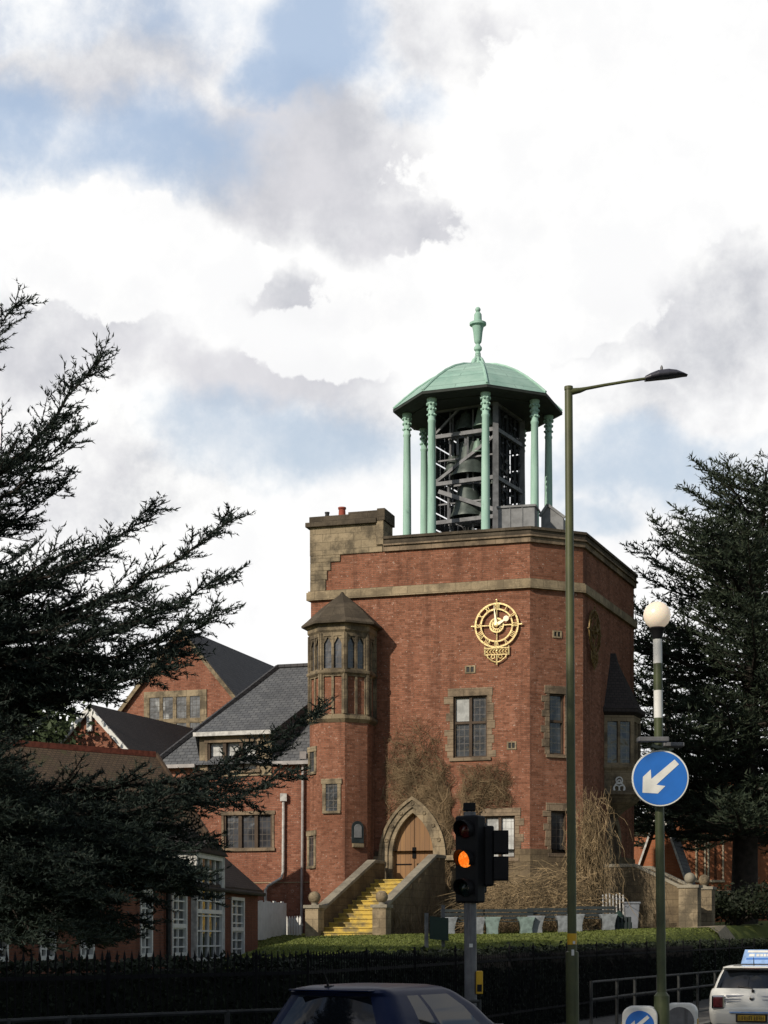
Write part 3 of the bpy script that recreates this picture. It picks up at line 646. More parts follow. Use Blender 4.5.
# clocks -------------------------------------------------------------
def clock(fr, uc, zc, rad, d, mat, parent, hours=True):
    def P(r, a, dd=0): return fr.at(uc + r * math.sin(a), zc + r * math.cos(a), d + dd)
    def annulus(mb, r0, r1, d0, d1, n=56):
        A = [2 * math.pi * i / n for i in range(n)]
        fa, fb_ = [P(r0, a, d1) for a in A], [P(r1, a, d1) for a in A]; ba, bb = [P(r0, a, d0) for a in A], [P(r1, a, d0) for a in A]
        mb.strip(fa, fb_, True); mb.strip(fb_, bb, True); mb.strip(ba, fa, True); mb.strip(bb, ba, True)
    mb = MB(); k = rad
    annulus(mb, .925 * k, 1.0 * k, 0, .05); annulus(mb, .68 * k, .745 * k, 0, .05); annulus(mb, .27 * k, .335 * k, 0, .05); annulus(mb, .15 * k, .2 * k, 0, .05)
    for i in range(4):
        a = math.pi / 2 * i; mb.bar(P(.33 * k, a, .02), P(1.0 * k, a, .02), .035 * k + .008); mb.bar(P(.98 * k, a, .03), P(1.16 * k, a, .03), .05 * k); mb.ball(P(1.12 * k, a, .03), .045 * k, 8)
    for i in range(16):
        a = math.pi / 8 * i + .2; mb.bar(P(.2 * k, a, .02), P(.28 * k, a + .12, .02), .045 * k, .03)
    c = mb.build('clock', mat, parent)
    num = ['XII', 'I', 'II', 'III', 'IIII', 'V', 'VI', 'VII', 'VIII', 'IX', 'X', 'XI']
    r0, r1 = .70 * k, .95 * k
    for h, s in enumerate(num):
        mb = MB(); a = 2 * math.pi * h / 12; wd = {'I': .07, 'V': .13, 'X': .13}; tot = sum(wd[ch] for ch in s); x = -tot / 2
        def Q(xx, r): return P(math.hypot(r, xx), a + math.atan2(xx, r), .045)
        for ch in s:
            q = wd[ch]; x0, x1 = x * k, (x + q) * k; xm = (x0 + x1) / 2
            if ch == 'I': mb.bar(Q(xm, r0), Q(xm, r1), .066 * k, .02)
            elif ch == 'V': mb.bar(Q(xm, r0), Q(x0 + .01, r1), .05 * k, .02); mb.bar(Q(xm, r0), Q(x1 - .01, r1), .03 * k, .018)
            else: mb.bar(Q(x1, r0), Q(x0, r1), .05 * k, .02); mb.bar(Q(x0, r0), Q(x1, r1), .03 * k, .018)
            x += q
        mb.build('numeral', mat, c)
    def hand(a, ln, w, boss):
        w *= 1.35
        mb = MB(); q = [P(.08 * k, a + math.pi, .09), P(w * k, a - math.pi / 2, .09), P(ln * k, a, .09), P(w * k, a + math.pi / 2, .09)]
        mb.prism(q, fr.n * .03)
        if boss: mb.lathe(P(ln * .68 * k, a, .085), [(.125 * k, 0), (.125 * k, .045), (.001, .05)], 14, mat=fr.n.to_track_quat('Z', 'Y').to_matrix())
        mb.build('clock_hand', M['gold_pale'] if mat is M['gold'] else mat, c)
    hand(R(-7), .92, .045, False); hand(R(60), .76, .06, True)
    mb = MB(); mb.lathe(P(0, 0, .06), [(.10 * k, 0), (.09 * k, .08), (.001, .09)], 12, mat=fr.n.to_track_quat('Z', 'Y').to_matrix()); mb.build('clock_boss', mat, c)
    mb = MB()                                                       # gilded scrollwork below the dial
    zb = zc - 1.02 * k
    def Z(x, z): return fr.at(uc + x * k, zb + z * k, d + .02)
    for x in (-.54, .54): mb.bar(Z(x, .10), Z(x, -.30), .06 * k, .03)
    mb.bar(Z(-.54, .02), Z(.54, .02), .05 * k, .03); mb.bar(Z(-.50, -.27), Z(.50, -.27), .05 * k, .03)
    for i in range(7):
        x = -.42 + .14 * i; mb.tube([Z(x - .06, -.02), Z(x + .05, -.08), Z(x - .05, -.16), Z(x + .06, -.23)], .026 * k, 5); mb.tube([Z(x + .06, -.03), Z(x - .04, -.13), Z(x + .05, -.24)], .02 * k, 5)
    for s in (-1, 1):
        mb.tube([Z(.48 * s, -.27), Z(.36 * s, -.42), Z(.2 * s, -.55), Z(.0, -.62)], .03 * k, 5); mb.tube([Z(.2 * s, -.3), Z(.26 * s, -.38), Z(.18 * s, -.45), Z(.08 * s, -.4), Z(.12 * s, -.3)], .028 * k, 5); mb.bar(Z(.4 * s, -.27), Z(.42 * s, -.42), .05 * k, .02)
    mb.bar(Z(0, -.25), Z(0, -.72), .06 * k, .03); mb.build('scrollwork', mat, c)
    return c
uc2, zc2 = FR.uz(496.7, 625.3, .09)
c_ = clock(FR, uc2, zc2, .845, .07, M['gold'], tower); c_['label'] = 'gilt skeleton clock on the sunlit front'
uc3, zc3 = RT.uz(594, 632, .12)
c_ = clock(RT, uc3, zc3, .845, .12, M['gold_shaded'], tower); c_['label'] = 'shaded gilt clock on the right-hand side'
# bay window on the shaded side ---------------------------------------
bu, _ = RT.uz(611.5, 740); bc = RT.at(bu, 0, 0)
bw, bp = 1.15, 1.05
def bayp(s, z, w=bw, p=bp):   # half hexagon plan
    q = [(-w, 0), (-w * .52, p), (w * .52, p), (w, 0)]
    return [RT.at(bu + a * s, z, b * s + .0) for a, b in q]
zb = lambda y: zat(y, 68.3)
def baysolid(mb, prof):
    for (s0, z0), (s1, z1) in zip(prof, prof[1:]): mb.strip(bayp(s0, z0), bayp(s1, z1))
    mb.poly(*bayp(*prof[-1])); mb.poly(*bayp(*prof[0]))
mb = MB(); baysolid(mb, [(.12, zb(818)), (.45, zb(808)), (.85, zb(800)), (1.0, zb(795)), (1.1, zb(793)), (1.1, zb(790)), (1.0, zb(788)), (1.0, zb(769)), (1.08, zb(766)), (1.08, zb(763)), (.99, zb(762))]); 
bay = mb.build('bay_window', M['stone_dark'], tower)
ms, mg = MB(), MB()
A = bayp(1, 0)
for i in range(3):
    f = Fr(A[i], A[i + 1]); n_ = 2 if f.L > 1.1 else 1; hs = []
    for j in range(2):
        hs.append((.12 + j * (f.L / 2 - .06), f.L / 2 - .05 + j * (f.L / 2 - .07), zb(761), zb(719)))
    hs = [(.13, f.L / 2 - .05, zb(761), zb(719)), (f.L / 2 + .05, f.L - .13, zb(761), zb(719))]
    ms.wall(f, 0, f.L, zb(762.5), zb(712), hs, .12); mg.poly(f.at(.05, zb(762), -.1), f.at(f.L - .05, zb(762), -.1), f.at(f.L - .05, zb(713), -.1), f.at(.05, zb(713), -.1))
    if i == 0:
        uu = f.L / 2; em = MB()
        em = em; [em.tube([f.at(uu + x + r * math.cos(2 * math.pi * i / 14), zb(y) + r * math.sin(2 * math.pi * i / 14), .03) for i in range(15)], .032, 5) for (x, y, r) in ((0, 779, .13), (-.11, 787, .12), (.11, 787, .12), (0, 786.5, .2), (0, 780, .06))]; em.bar(f.at(uu - .26, zb(791), .03), f.at(uu + .26, zb(791), .03), .06)
        em.build('carved_emblem', M['white'], bay)
ms.build('tracery', M['stone_dark'], bay, recalc=False); mg.build('pane', M['pane'], bay, recalc=False)
mb = MB(); baysolid(mb, [(1.0, zb(713)), (1.16, zb(710)), (1.16, zb(706)), (1.02, zb(703)), (.62, zb(680)), (.32, zb(662)), (.22, zb(655)), (.16, zb(647))]); mb.build('bay_roof', M['tile_dark'], bay)
# side doorway under the bay
du, _ = RT.uz(612, 835); mb = MB(); zz = lambda y: zat(y, 69)
inn = ogive(du, .55, zz(840), zz(822)); out = ogive(du, .95, zz(840), zz(814)); archband(mb, RT, inn, out, -.02, .15, zz(864)); sdw = mb.build('doorway', M['stone_dark'], tower, label) if False else mb.build('doorway', M['stone_dark'], tower)
mb = MB(); mb.prism([RT.at(u, z, .01) for u, z in [(inn[0][0], zz(864))] + inn + [(inn[-1][0], zz(864))]], RT.n * .03); mb.build('door_leaf', M['wood_frame'], sdw)
# ---------------------------------------------------------------- carillon cupola
CPH[0] = ph0 - R(2.8)
CC = V((3.81, 71.0, 0)); CR, ZE = 3.45, 23.36
cup = thing('bell_cupola', 'green copper domed cupola on eight columns above the tower roof', 'cupola', (3.81, 71.0, 16.9))
prof = [(CR * .93, ZE - .16), (CR * 1.005, ZE - .10), (CR * 1.005, ZE + .0), (CR * .99, ZE + .04), (CR * .86, ZE + .44), (CR * .72, ZE + .84), (CR * .57, ZE + 1.20), (CR * .42, ZE + 1.48), (CR * .27, ZE + 1.68), (CR * .14, ZE + 1.78), (CR * .085, ZE + 1.84), (.16, ZE + 2.1), (.09, ZE + 2.36)]
mb = MB(); octsolid(mb, CC, prof[2:]); dome = mb.build('dome', M['copper_roof'], cup)
mb = MB()
for k in range(8): mb.tube([octp(CC, r * 1.004, z + .012, k) for r, z in prof[3:-1]], .055, 6)
mb.build('dome_rib', M['copper'], dome)
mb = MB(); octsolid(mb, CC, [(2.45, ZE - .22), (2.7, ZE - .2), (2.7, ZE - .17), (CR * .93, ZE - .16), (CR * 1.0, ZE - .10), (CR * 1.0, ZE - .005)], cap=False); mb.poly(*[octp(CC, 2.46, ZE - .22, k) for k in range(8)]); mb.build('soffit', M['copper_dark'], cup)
mb = MB(); mb.lathe(CC, [(q_, ZE + 2.3 + (z_ - 2.3) * .89) for q_, z_ in ((.12, 2.30), (.09, 2.42), (.16, 2.50), (.165, 2.60), (.10, 2.70), (.08, 2.76), (.14, 2.84), (.155, 2.92), (.19, 3.3), (.235, 3.55), (.24, 3.6), (.34, 3.63), (.34, 3.73), (.25, 3.78), (.16, 3.84), (.15, 4.12), (.10, 4.2), (.05, 4.24))], 16); mb.ball(CC + V((0, 0, ZE + 4.11)), .11, 12)
mb.build('finial', M['copper'], dome, smooth=True)
for k in range(8):
    b = octp(CC, 2.88, 0, k); z0 = 16.9
    mb = MB(); pr = [(.25, z0), (.25, z0 + .15), (.195, z0 + .22), (.19, z0 + 1.2), (.178, z0 + 3.4), (.155, z0 + 5.35), (.18, z0 + 5.4), (.18, z0 + 5.46), (.15, z0 + 5.5), (.155, z0 + 6.0), (.20, z0 + 6.2), (.22, z0 + 6.22), (.22, z0 + 6.34)]
    mb.lathe(b, [(q_ * .9, z_) for q_, z_ in pr], 14)
    for zz_, rr_ in ((5.66, .155), (5.88, .16), (6.08, .18)):
        for j in range(8): a = j * math.pi / 4 + (.4 if zz_ > 5.8 else 0); mb.ball(b + V((rr_ * math.cos(a), rr_ * math.sin(a), z0 + zz_)), .045, 6)
    mb.build('column', M['copper'], cup, smooth=True)
# bell frame
SR = 1.93; zf0, zf1 = 17.0, 23.2
def sq(k, r=SR, z=0): a = R(18) + R(90) * k; return V((CC.x + r * math.sin(a), CC.y - r * math.cos(a), z))
mb = MB()
for k in range(4):
    mb.bar(sq(k, SR, zf0), sq(k, SR, zf1), .22); 
    for z in (17.25, 18.65, 20.2, 22.1, 23.15): mb.bar(sq(k, SR, z), sq(k + 1, SR, z), .16, .15)
lv = [17.25, 18.65, 20.2, 22.1]
A_, B_ = sq(3), sq(0)                                              # left-hand visible face: between corners 3 and 0
def fp(u, z, ins=0): p = A_ + (B_ - A_) * u; q = V((CC.x, CC.y, 0)); p = p + (q - p) * ins; return V((p.x, p.y, z))
mb.bar(fp(.02, 20.25), fp(1, 21.85), .12); mb.bar(fp(.1, 19.9), fp(1, 18.9), .16)
mb.bar(fp(.36, 21.3, .1), fp(.36, 22.1, .1), .09); mb.bar(fp(.50, 21.3, .1), fp(.50, 22.1, .1), .09)
for ins in (.35, .7, 1.0, 1.4):
    for z in lv: mb.bar(fp(0, z, ins), fp(1, z, ins), .1)
    mb.bar(fp(.1, 17.1, ins), fp(.1, 23, ins), .08); mb.bar(fp(.93, 17.1, ins), fp(.93, 23, ins), .08)
mb.bar(fp(.0, 22.15), fp(.42, 23.1), .08); mb.bar(fp(.55, 20.25, .05), fp(.55, 22.05, .05), .07); mb.bar(fp(.22, 18.7, .05), fp(.22, 20.15, .05), .08); mb.bar(fp(.0, 21.15, .08), fp(1, 21.15, .08), .06); mb.bar(fp(.0, 19.4, .1), fp(.95, 19.4, .1), .06)
for u_ in (.15, .62, .9): mb.bar(fp(u_, 17.2, .22), fp(u_, 23.1, .22), .07)
bf = mb.build('bell_frame', M['steel'], cup)
mb = MB(); rr = random.Random(11)                                  # dense action rods, brackets and small bells on the right-hand face
A2, B2 = sq(0), sq(1)
def fq(u, z, ins=0): p = A2 + (B2 - A2) * u; q = V((CC.x, CC.y, 0)); p = p + (q - p) * ins; return V((p.x, p.y, z))
for i in range(34):
    u_ = (i + .5) / 34; mb.bar(fq(u_, 17.1, .02 + .10 * (i % 5)), fq(u_, 23, .02 + .10 * (i % 5)), .035 + .05 * (i % 2))
for i in range(190):
    u_, z_, s_ = rr.random() * .93, 17.2 + rr.random() * 5.6, rr.random() * .3; mb.bar(fq(u_, z_, s_), fq(u_ + .06 + rr.random() * .08, z_ + rr.uniform(-.15, .15), s_), .05 + rr.random() * .06)
for k in (2, 1):  # dark filler plates added across the back sides to shut out the sky
    for i in range(6):
        a, b = sq(k, SR - .1), sq(k + 1, SR - .1); p = a + (b - a) * (i + .12) / 6; q = a + (b - a) * (i + .95) / 6
        for j in range(9):
            if rr.random() < .93: z0_ = 17.1 + j * .67; mb.prism([V((p.x, p.y, z0_)), V((q.x, q.y, z0_)), V((q.x, q.y, z0_ + .61)), V((p.x, p.y, z0_ + .61))], (.03, .03, 0))
mb.build('action_rods_and_filler', M['steel_dark'], cup)
BP = [(.0, .0), (.30, .0), (.5, .03), (.52, .10), (.60, .2), (.72, .55), (.86, .82), (1.0, .97), (1.0, 1.0), (.93, 1.0), (.8, .85)]
def bell(p, r, m):
    mb = MB(); h = r * 1.75
    mb.lathe(p, [(max(a * r, 1e-4), h * (1 - b)) for a, b in BP], 22); mb.bar(p + V((0, 0, h * .98)), p + V((0, 0, h * 1.2)), r * .3)
    bb = mb.build('bell', M[m], cup, smooth=True)
for u_, z_, ins, r, m in ((.50, 20.5, .42, .80, 'bell'), (.46, 18.85, .40, .74, 'bell'), (.84, 22.3, .16, .46, 'bell_green'), (.45, 22.35, .3, .38, 'bell'), (.72, 21.3, .14, .27, 'bell_green'), (.97, 18.8, .5, .5, 'bell'), (.1, 20.75, .35, .36, 'bell'), (.15, 22.3, .5, .33, 'bell'), (.75, 22.3, .8, .4, 'bell'), (.2, 20.4, 1.2, .6, 'bell'), (.8, 20.5, 1.1, .7, 'bell'), (.3, 18.8, 1.2, .75, 'bell'), (.8, 18.9, 1.1, .7, 'bell')):
    bell(fp(u_, z_, ins), r, m)
for i in range(26):
    bell(fq(.12 + .8 * ((i * 7) % 13) / 13, 17.5 + 5.2 * i / 26, .18 + .12 * (i % 3)), .13 + .05 * (i % 3), 'bell')
# lead-clad cabins on the roof behind the parapet
def cabin(x0, x1, yt, yl, Y, dep, label, gable=False):
    xa, xb = (x0 - CX) / F * Y, (x1 - CX) / F * Y; z1, z2 = zat(yt, Y), zat(yl, Y)
    t = thing('roof_cabin', label, 'roof cabin', ((xa + xb) / 2, Y, 16.9))
    f = Fr((xa, Y), (xb, Y - (xb - xa) * .25)); mb = MB(); Lf = f.L
    if not gable: mb.fb(f, 0, Lf, 16.85, z1 - .08, -dep, 0)
    else:
        mb.prism([f.at(0, 16.85), f.at(Lf, 16.85), f.at(Lf, z2), f.at(Lf * .3, z1), f.at(0, z2 + .1)], -f.n * dep)
    mb.build('cladding', M['lead'], t, bevel=.02)
    mb = MB()
    if not gable: mb.fb(f, -.05, Lf + .05, z1 - .08, z1, -dep - .05, .06); [mb.fb(f, Lf * q - .02, Lf * q + .02, 16.9, z1 - .08, 0, .03) for q in (.33, .66)]
    else: mb.bar(f.at(-.06, z2 + .1, .03), f.at(Lf * .3, z1 + .03, .03), .1); mb.bar(f.at(Lf * .3, z1 + .03, .03), f.at(Lf + .06, z2, .03), .1)
    mb.build('capping', M['lead'], t)
    if gable:
        mb = MB()
        for q in (.46, .62, .78): mb.fb(f, Lf * q - .09, Lf * q + .05, 17.0, 17.5, -.02, .012)
        mb.build('window', M['pane_plain'], t)
cabin(498, 534, 506.5, 506.5, 68.6, 1.1, 'flat topped grey lead cabin behind the front parapet, under the cupola')
cabin(541, 563, 506, 519, 69.6, 1.4, 'small gabled grey lead cabin with dark windows beside the right cupola columns', True)
# ---------------------------------------------------------------- stairs
stair = thing('stone_staircase', 'yellow-edged outdoor steps with stone balustrades rising to the arched door', 'staircase', (-1.2, 60.0, 2.0))
Bp, Tp = V((-1.23, 60.0, 0)), V((.66, 64.75, 0))
ax = (Tp - Bp).normalized(); sd_ = V((ax.y, -ax.x, 0)); HWs = 1.08; run = (Tp - Bp).length; NS = 13; zb0, ztp = 2.02, 4.15
mb = MB()
for i in range(NS):
    z = zb0 + (ztp - zb0) * (i + 1) / NS; o = Bp + ax * run * i / (NS - 1)
    d1 = run / (NS - 1) + .02 if i < NS - 1 else 1.9
    mb.obox(V((o.x, o.y, 1.5)) - sd_ * HWs, sd_ * 2 * HWs, ax * d1, V((0, 0, z - 1.5)))
    mb.obox(V((o.x, o.y, z - .045)) - sd_ * HWs - ax * .035, sd_ * 2 * HWs, ax * .06, V((0, 0, .048)))
mb.build('steps', M['yellow_step'], stair)
for s in (-1, 1):
    e = sd_ * s; b0, b1 = Bp + e * HWs, Tp + e * HWs
    zc0, zc1 = (3.02, 4.92) if s > 0 else (2.86, 4.76)
    ext = 1.0 if s < 0 else 1.0
    e1 = b1 + ax * ext
    lo = [(b0, 1.4), (b1, 1.4), (e1, 1.4)]; P0 = lambda p, z: V((p.x, p.y, z))
    mb = MB(); wq = e * .26
    b0s = b0 + ax * .2
    mb.prism([P0(b0s, 1.4), P0(e1, 1.4), P0(e1, zc1), P0(b1, zc1), P0(b0s, zc0)], wq)
    mb.build('balustrade', M['stone_plinth'], stair)
    mb = MB(); c0 = e * -.04
    mb.prism([P0(b0s, zc0) + c0, P0(b1, zc1) + c0, P0(e1, zc1) + c0, P0(e1, zc1 + .13) + c0, P0(b1, zc1 + .13) + c0, P0(b0s, zc0 + .13) + c0], e * .35)
    mb.build('coping', M['stone_grey'], stair, bevel=.02)
    pc = Bp + e * (HWs + .17) - ax * .02
    mb = MB(); ang = math.atan2(sd_.y, sd_.x)
    mb.cbox(P0(pc, (1.4 + 3.0) / 2), .50, .50, 1.6, ang)
    pi = mb.build('pillar', M['stone_pale'], stair, bevel=.015)
    mb = MB(); mb.cbox(P0(pc, 3.05), .60, .60, .11, ang); mb.lathe(P0(pc, 0), [(.13, 3.1), (.10, 3.14), (.12, 3.2)], 12); mb.build('pillar_cap', M['stone_grey'], pi)
    mb = MB(); mb.ball(P0(pc, 3.37), .215, 18); mb.build('ball_finial', M['stone_dark'], pi, smooth=True)
# side stair to the right of the tower ----------------------------------
st2 = thing('side_staircase', 'stone walled steps with ball-topped pillars on the shaded right side of the tower', 'staircase', (10.0, 66.3, 2.3))
N1, N2 = V((11.45, 65.5, 0)), V((12.35, 67.5, 0)); dr = V((-.92, .39, 0))
P0 = lambda p, z: V((p.x, p.y, z))
for i, Nn in enumerate((N1, N2)):
    Lw = 3.75; e0 = Nn + dr * .2; e1 = Nn + dr * 2.1; e2 = Nn + dr * Lw; nv = V((-.39, -.92, 0)) * .32
    mb = MB(); mb.prism([P0(e0, 1.6), P0(e2, 1.6), P0(e2, 4.66), P0(e1, 4.66), P0(e0, 3.75)], -nv); mb.build('balustrade', M['stone_plinth'], st2)
    c = -nv * -.12; mb = MB(); mb.prism([P0(e0, 3.75) + c, P0(e1, 4.66) + c, P0(e2, 4.66) + c, P0(e2, 4.79) + c, P0(e1, 4.79) + c, P0(e0, 3.88) + c], -nv * 1.25); mb.build('coping', M['stone_grey'], st2, bevel=.02)
    mb = MB(); mb.cbox(P0(Nn, 2.7), .72, .6, 2.3, math.atan2(dr.y, dr.x)); p_ = mb.build('pillar', M['stone'] if i == 0 else M['stone_dark'], st2, bevel=.015)  # far pillar gets darker stone to stand for the shadow on it
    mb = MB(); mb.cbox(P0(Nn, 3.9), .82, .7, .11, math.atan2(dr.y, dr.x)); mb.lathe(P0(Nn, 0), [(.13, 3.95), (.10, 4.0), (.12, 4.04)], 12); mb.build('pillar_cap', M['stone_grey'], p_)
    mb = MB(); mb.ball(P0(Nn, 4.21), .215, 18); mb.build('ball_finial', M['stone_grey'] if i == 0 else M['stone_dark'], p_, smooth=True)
mb = MB()
for i in range(11): o = N1 + dr * (.2 + .3 * i); mb.obox(P0(o, 1.6), dr * (.32 if i < 10 else .9), N2 - N1, V((0, 0, .6 + .17 * (i + 1))))
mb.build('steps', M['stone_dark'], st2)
# ---------------------------------------------------------------- slate-roofed wing left of the tower
WF = Fr(V(C0) if False else (FR.P - FR.t * 12 - FR.n * .55), FR.P - FR.n * .55)     # u from 0 (far left) to 12 (tower)
wing = thing('slate_roofed_wing', 'two storey red brick wing with grey slate roof joining the left of the tower', 'building', (-7.5, 69.5, 1.8))
wr = lambda x0, x1, y0, y1: rect(WF, x0, x1, y0, y1)
Wa = wr(208.5, 258, 742.5, 770); Wb = wr(224, 272, 815, 848)
zE = WF.uz(230, 760)[1]; zR = zat(668, 73.2)
mb = MB(); mb.wall(WF, 0, 12, 1.2, zE, [(Wa[0], Wa[1], Wa[2], zE), Wb], .2); mb.build('wall', M['brick_wing'], wing, recalc=False)
uA = WF.uz(161, 760)[0]; uB = 12.2
rid = -4.3
uR0, uR1 = WF.uz(278, 668, rid)[0], 12.5
mb = MB(); mb.poly(WF.at(uA - .3, zE - .18, .25), WF.at(uB, zE - .18, .25), WF.at(uR1, zR, rid), WF.at(uR0, zR, rid))
mb.poly(WF.at(uR0, zR, rid), WF.at(uR1, zR, rid), WF.at(uB, zE - .2, 2 * rid), WF.at(uA - .3, zE - .2, 2 * rid)); mb.poly(WF.at(uA - .3, zE - .18, .25), WF.at(uR0, zR, rid), WF.at(uA - .3, zE - .2, 2 * rid))
mb.build('roof', M['slate'], wing, recalc=False)
mb = MB(); mb.bar(WF.at(uA - .3, zE - .1, .25), WF.at(uR0, zR + .05, rid), .22, .14); mb.bar(WF.at(uR0, zR + .05, rid), WF.at(uR1, zR + .05, rid), .2, .12); mb.build('ridge_tiles', M['slate_dark'], wing)
# raised window bay breaking the eaves
zD = WF.uz(230, 733)[1]; d0, d1 = WF.uz(200, 750)[0], WF.uz(272, 750)[0]
mb = MB(); mb.wall(WF.shift(.06), d0, d1, Wa[2] - .25, zD, [Wa], .2); mb.poly(WF.at(d0, zE - .3, .06), WF.at(d0, zD, .06), WF.at(d0, zD, -1.6), WF.at(d0, zE - .3, -1.6)); mb.poly(WF.at(d1, zE - .3, .06), WF.at(d1, zD, .06), WF.at(d1, zD, -1.6), WF.at(d1, zE - .3, -1.6)); mb.build('dormer', M['stone'], wing, recalc=False)
k = (zR - zE) / -rid
mb = MB(); s0 = .3; zz0 = zD + .02; run_ = -rid * .86; mb.poly(WF.at(d0 - .1, zz0, s0), WF.at(d1 + .2, zz0, s0), WF.at(uR1 - .1, zR - .08, rid + .12), WF.at(uR0 + .15, zR - .08, rid + .12))
mb.poly(WF.at(d0 - .1, zz0, s0), WF.at(uR0 + .1, zR - .12, rid + .15), WF.at(d0 - .1, zE, -.2)); mb.poly(WF.at(d1 + .2, zz0, s0), WF.at(d1 + .2, zE - .1, .1), WF.at(uR1 - .1, zR - .1, rid + .12)); mb.build('dormer_roof', M['slate'], wing, recalc=False)
mb = MB(); mb.fb(WF, d0 - .15, d1 + .1, zD - .13, zD + .03, .20, .36); mb.build('gutter', M['white_dirty'], wing)
mb = MB(); mb.fb(WF, uA - .3, d0 - .1, zE - .28, zE - .14, .18, .34); mb.fb(WF, d1 + .1, 12, zE - .28, zE - .14, .18, .34); mb.build('gutter', M['grey_pipe'], wing)
def cas(fr, r, cols, parent, pane, dd=0, rows=(), stone='stone'):
    u0, u1, z0, z1 = r; mb = MB(); mb.fb(fr, u0 - .14, u1 + .14, z0 - .13, z0, -.12, .09 + dd); mb.fb(fr, u0 - .10, u0 - .002, z0, z1, -.1, .03 + dd); mb.fb(fr, u1 + .002, u1 + .10, z0, z1, -.1, .03 + dd); mb.fb(fr, u0 - .14, u1 + .14, z1, z1 + .15, -.1, .05 + dd)
    w_ = mb.build('window', M['stone_win' if stone == 'stone' else stone], parent, bevel=.01); mb = MB()
    for i in range(cols + 1): u_ = u0 + (u1 - u0) * i / cols; mb.fb(fr, max(u0 + .002, u_ - .07), min(u1 - .002, u_ + .07), z0, z1, -.17, -.02 + dd)
    for q in rows: z = z0 + (z1 - z0) * q; mb.fb(fr, u0, u1, z - .05, z + .05, -.16, -.03 + dd)
    mb.build('mullion', M['wood_frame'], w_); mb = MB(); mb.poly(fr.at(u0, z0, -.12), fr.at(u1, z0, -.12), fr.at(u1, z1, -.12), fr.at(u0, z1, -.12)); mb.build('pane', M[pane], w_, recalc=False)
cas(WF, Wa, 3, wing, 'pane_blind', .07); cas(WF, Wb, 3, wing, 'pane_wing')
def drain(pts, parent, m='grey_pipe', r=.055):
    mb = MB(); mb.tube(pts, r, 8); p_ = pts[0]; mb.cbox(p_ + V((0, 0, .1)), .26, .2, .3); mb.build('drainpipe', M[m], parent)
wp = lambda x, y, d=.12: WF.at(*WF.uz(x, y, d), d)
drain([wp(303, 758), wp(302.3, 850), wp(301.5, 936)], wing)
drain([wp(283.5, 800), wp(283, 872), wp(281.5, 878), wp(268, 886), wp(265.5, 890), wp(265.5, 925)], wing, 'white_dirty')
mb = MB(); mb.fb(WF, 0, 11.9, WF.uz(280, 883)[1], WF.uz(280, 882)[1], -.02, .03); mb.build('brick_band', M['stone_pale'], wing)
# ---------------------------------------------------------------- large gabled hall behind
def gabled(name, label, cat, Y, apex, half, eaveY, depth, yaw, wallm, roofm, verge=None, baseY=3.0, over=.25):
    """gable facing the camera (yawed), apex pixel, half width in m, eaves height below apex"""
    t_ = V((math.cos(yaw), math.sin(yaw), 0)); A = pt(apex[0], apex[1], Y)
    o = thing(name, label, cat, (A.x, A.y, 1.8)); f = Fr(A - t_ * half, A + t_ * half); zE_ = A.z - eaveY
    pf = lambda u, z, d: f.at(u, z, d)
    mb = MB(); mb.poly(pf(0, 1.2, 0), pf(2 * half, 1.2, 0), pf(2 * half, zE_, 0), pf(half, A.z, 0), pf(0, zE_, 0)); mb.poly(pf(0, 1.2, -depth), pf(2 * half, 1.2, -depth), pf(2 * half, zE_, -depth), pf(half, A.z, -depth), pf(0, zE_, -depth))
    mb.poly(pf(0, 1.2, 0), pf(0, zE_, 0), pf(0, zE_, -depth), pf(0, 1.2, -depth)); mb.poly(pf(2 * half, 1.2, 0), pf(2 * half, zE_, 0), pf(2 * half, zE_, -depth), pf(2 * half, 1.2, -depth))
    mb.build('wall', M[wallm], o, recalc=False)
    k = eaveY / half; mb = MB()
    for s in (-1, 1):
        e = half + s * (half + over); mb.prism([pf(half, A.z + .06, .14), pf(e, zE_ - k * over + .06, .14), pf(e, zE_ - k * over + .2, .14), pf(half, A.z + .2, .14)], -f.n * (depth + .14))
    r = mb.build('roof', M[roofm], o)
    if verge:
        mb = MB()
        for s in (-1, 1):
            e = half + s * (half + over); mb.prism([pf(half, A.z + .16, .15), pf(e, zE_ - k * over + .16, .15), pf(e, zE_ - k * over - .12, .15), pf(half, A.z - .14, .15)], f.n * .07)
        mb.build('bargeboard', M[verge], r)
    return o, f, A
hall, hf, hA = gabled('gabled_hall', 'tall red brick gabled hall with stone mullioned window behind the slate wing', 'building', 84, (181, 631), 4.1, 4.9, 14, R(-17), 'brick_wing', 'slate_dark', 'stone_dark')
hr = lambda x0, x1, y0, y1: rect(hf, x0, x1, y0, y1)
Wh = hr(148, 202, 697, 745); u0, u1, z0, z1 = Wh
mb = MB()
mb.fb(hf, u0 - .2, u1 + .25, z1, z1 + .3, -.1, .05); mb.fb(hf, u0 - .2, u0, z0, z1, -.1, .05); mb.fb(hf, u1, u1 + .25, z0, z1, -.1, .05); mb.fb(hf, u0 - .2, u1 + .25, z0 - .2, z0, -.1, .08)
hw = mb.build('window', M['stone'], hall); mb = MB()
for i in range(5): u_ = u0 + (u1 - u0) * i / 4; mb.fb(hf, u_ - .09, u_ + .09, z0, z1, -.05, .045)
mb.fb(hf, u0, u1, z0 + (z1 - z0) * .45, z0 + (z1 - z0) * .55, -.05, .04); mb.build('mullion', M['stone_dark'], hw)
mb = MB(); mb.poly(hf.at(u0, z0, .01), hf.at(u1, z0, .01), hf.at(u1, z1, .01), hf.at(u0, z1, .01)); mb.build('pane', M['pane_pale'], hw, recalc=False)
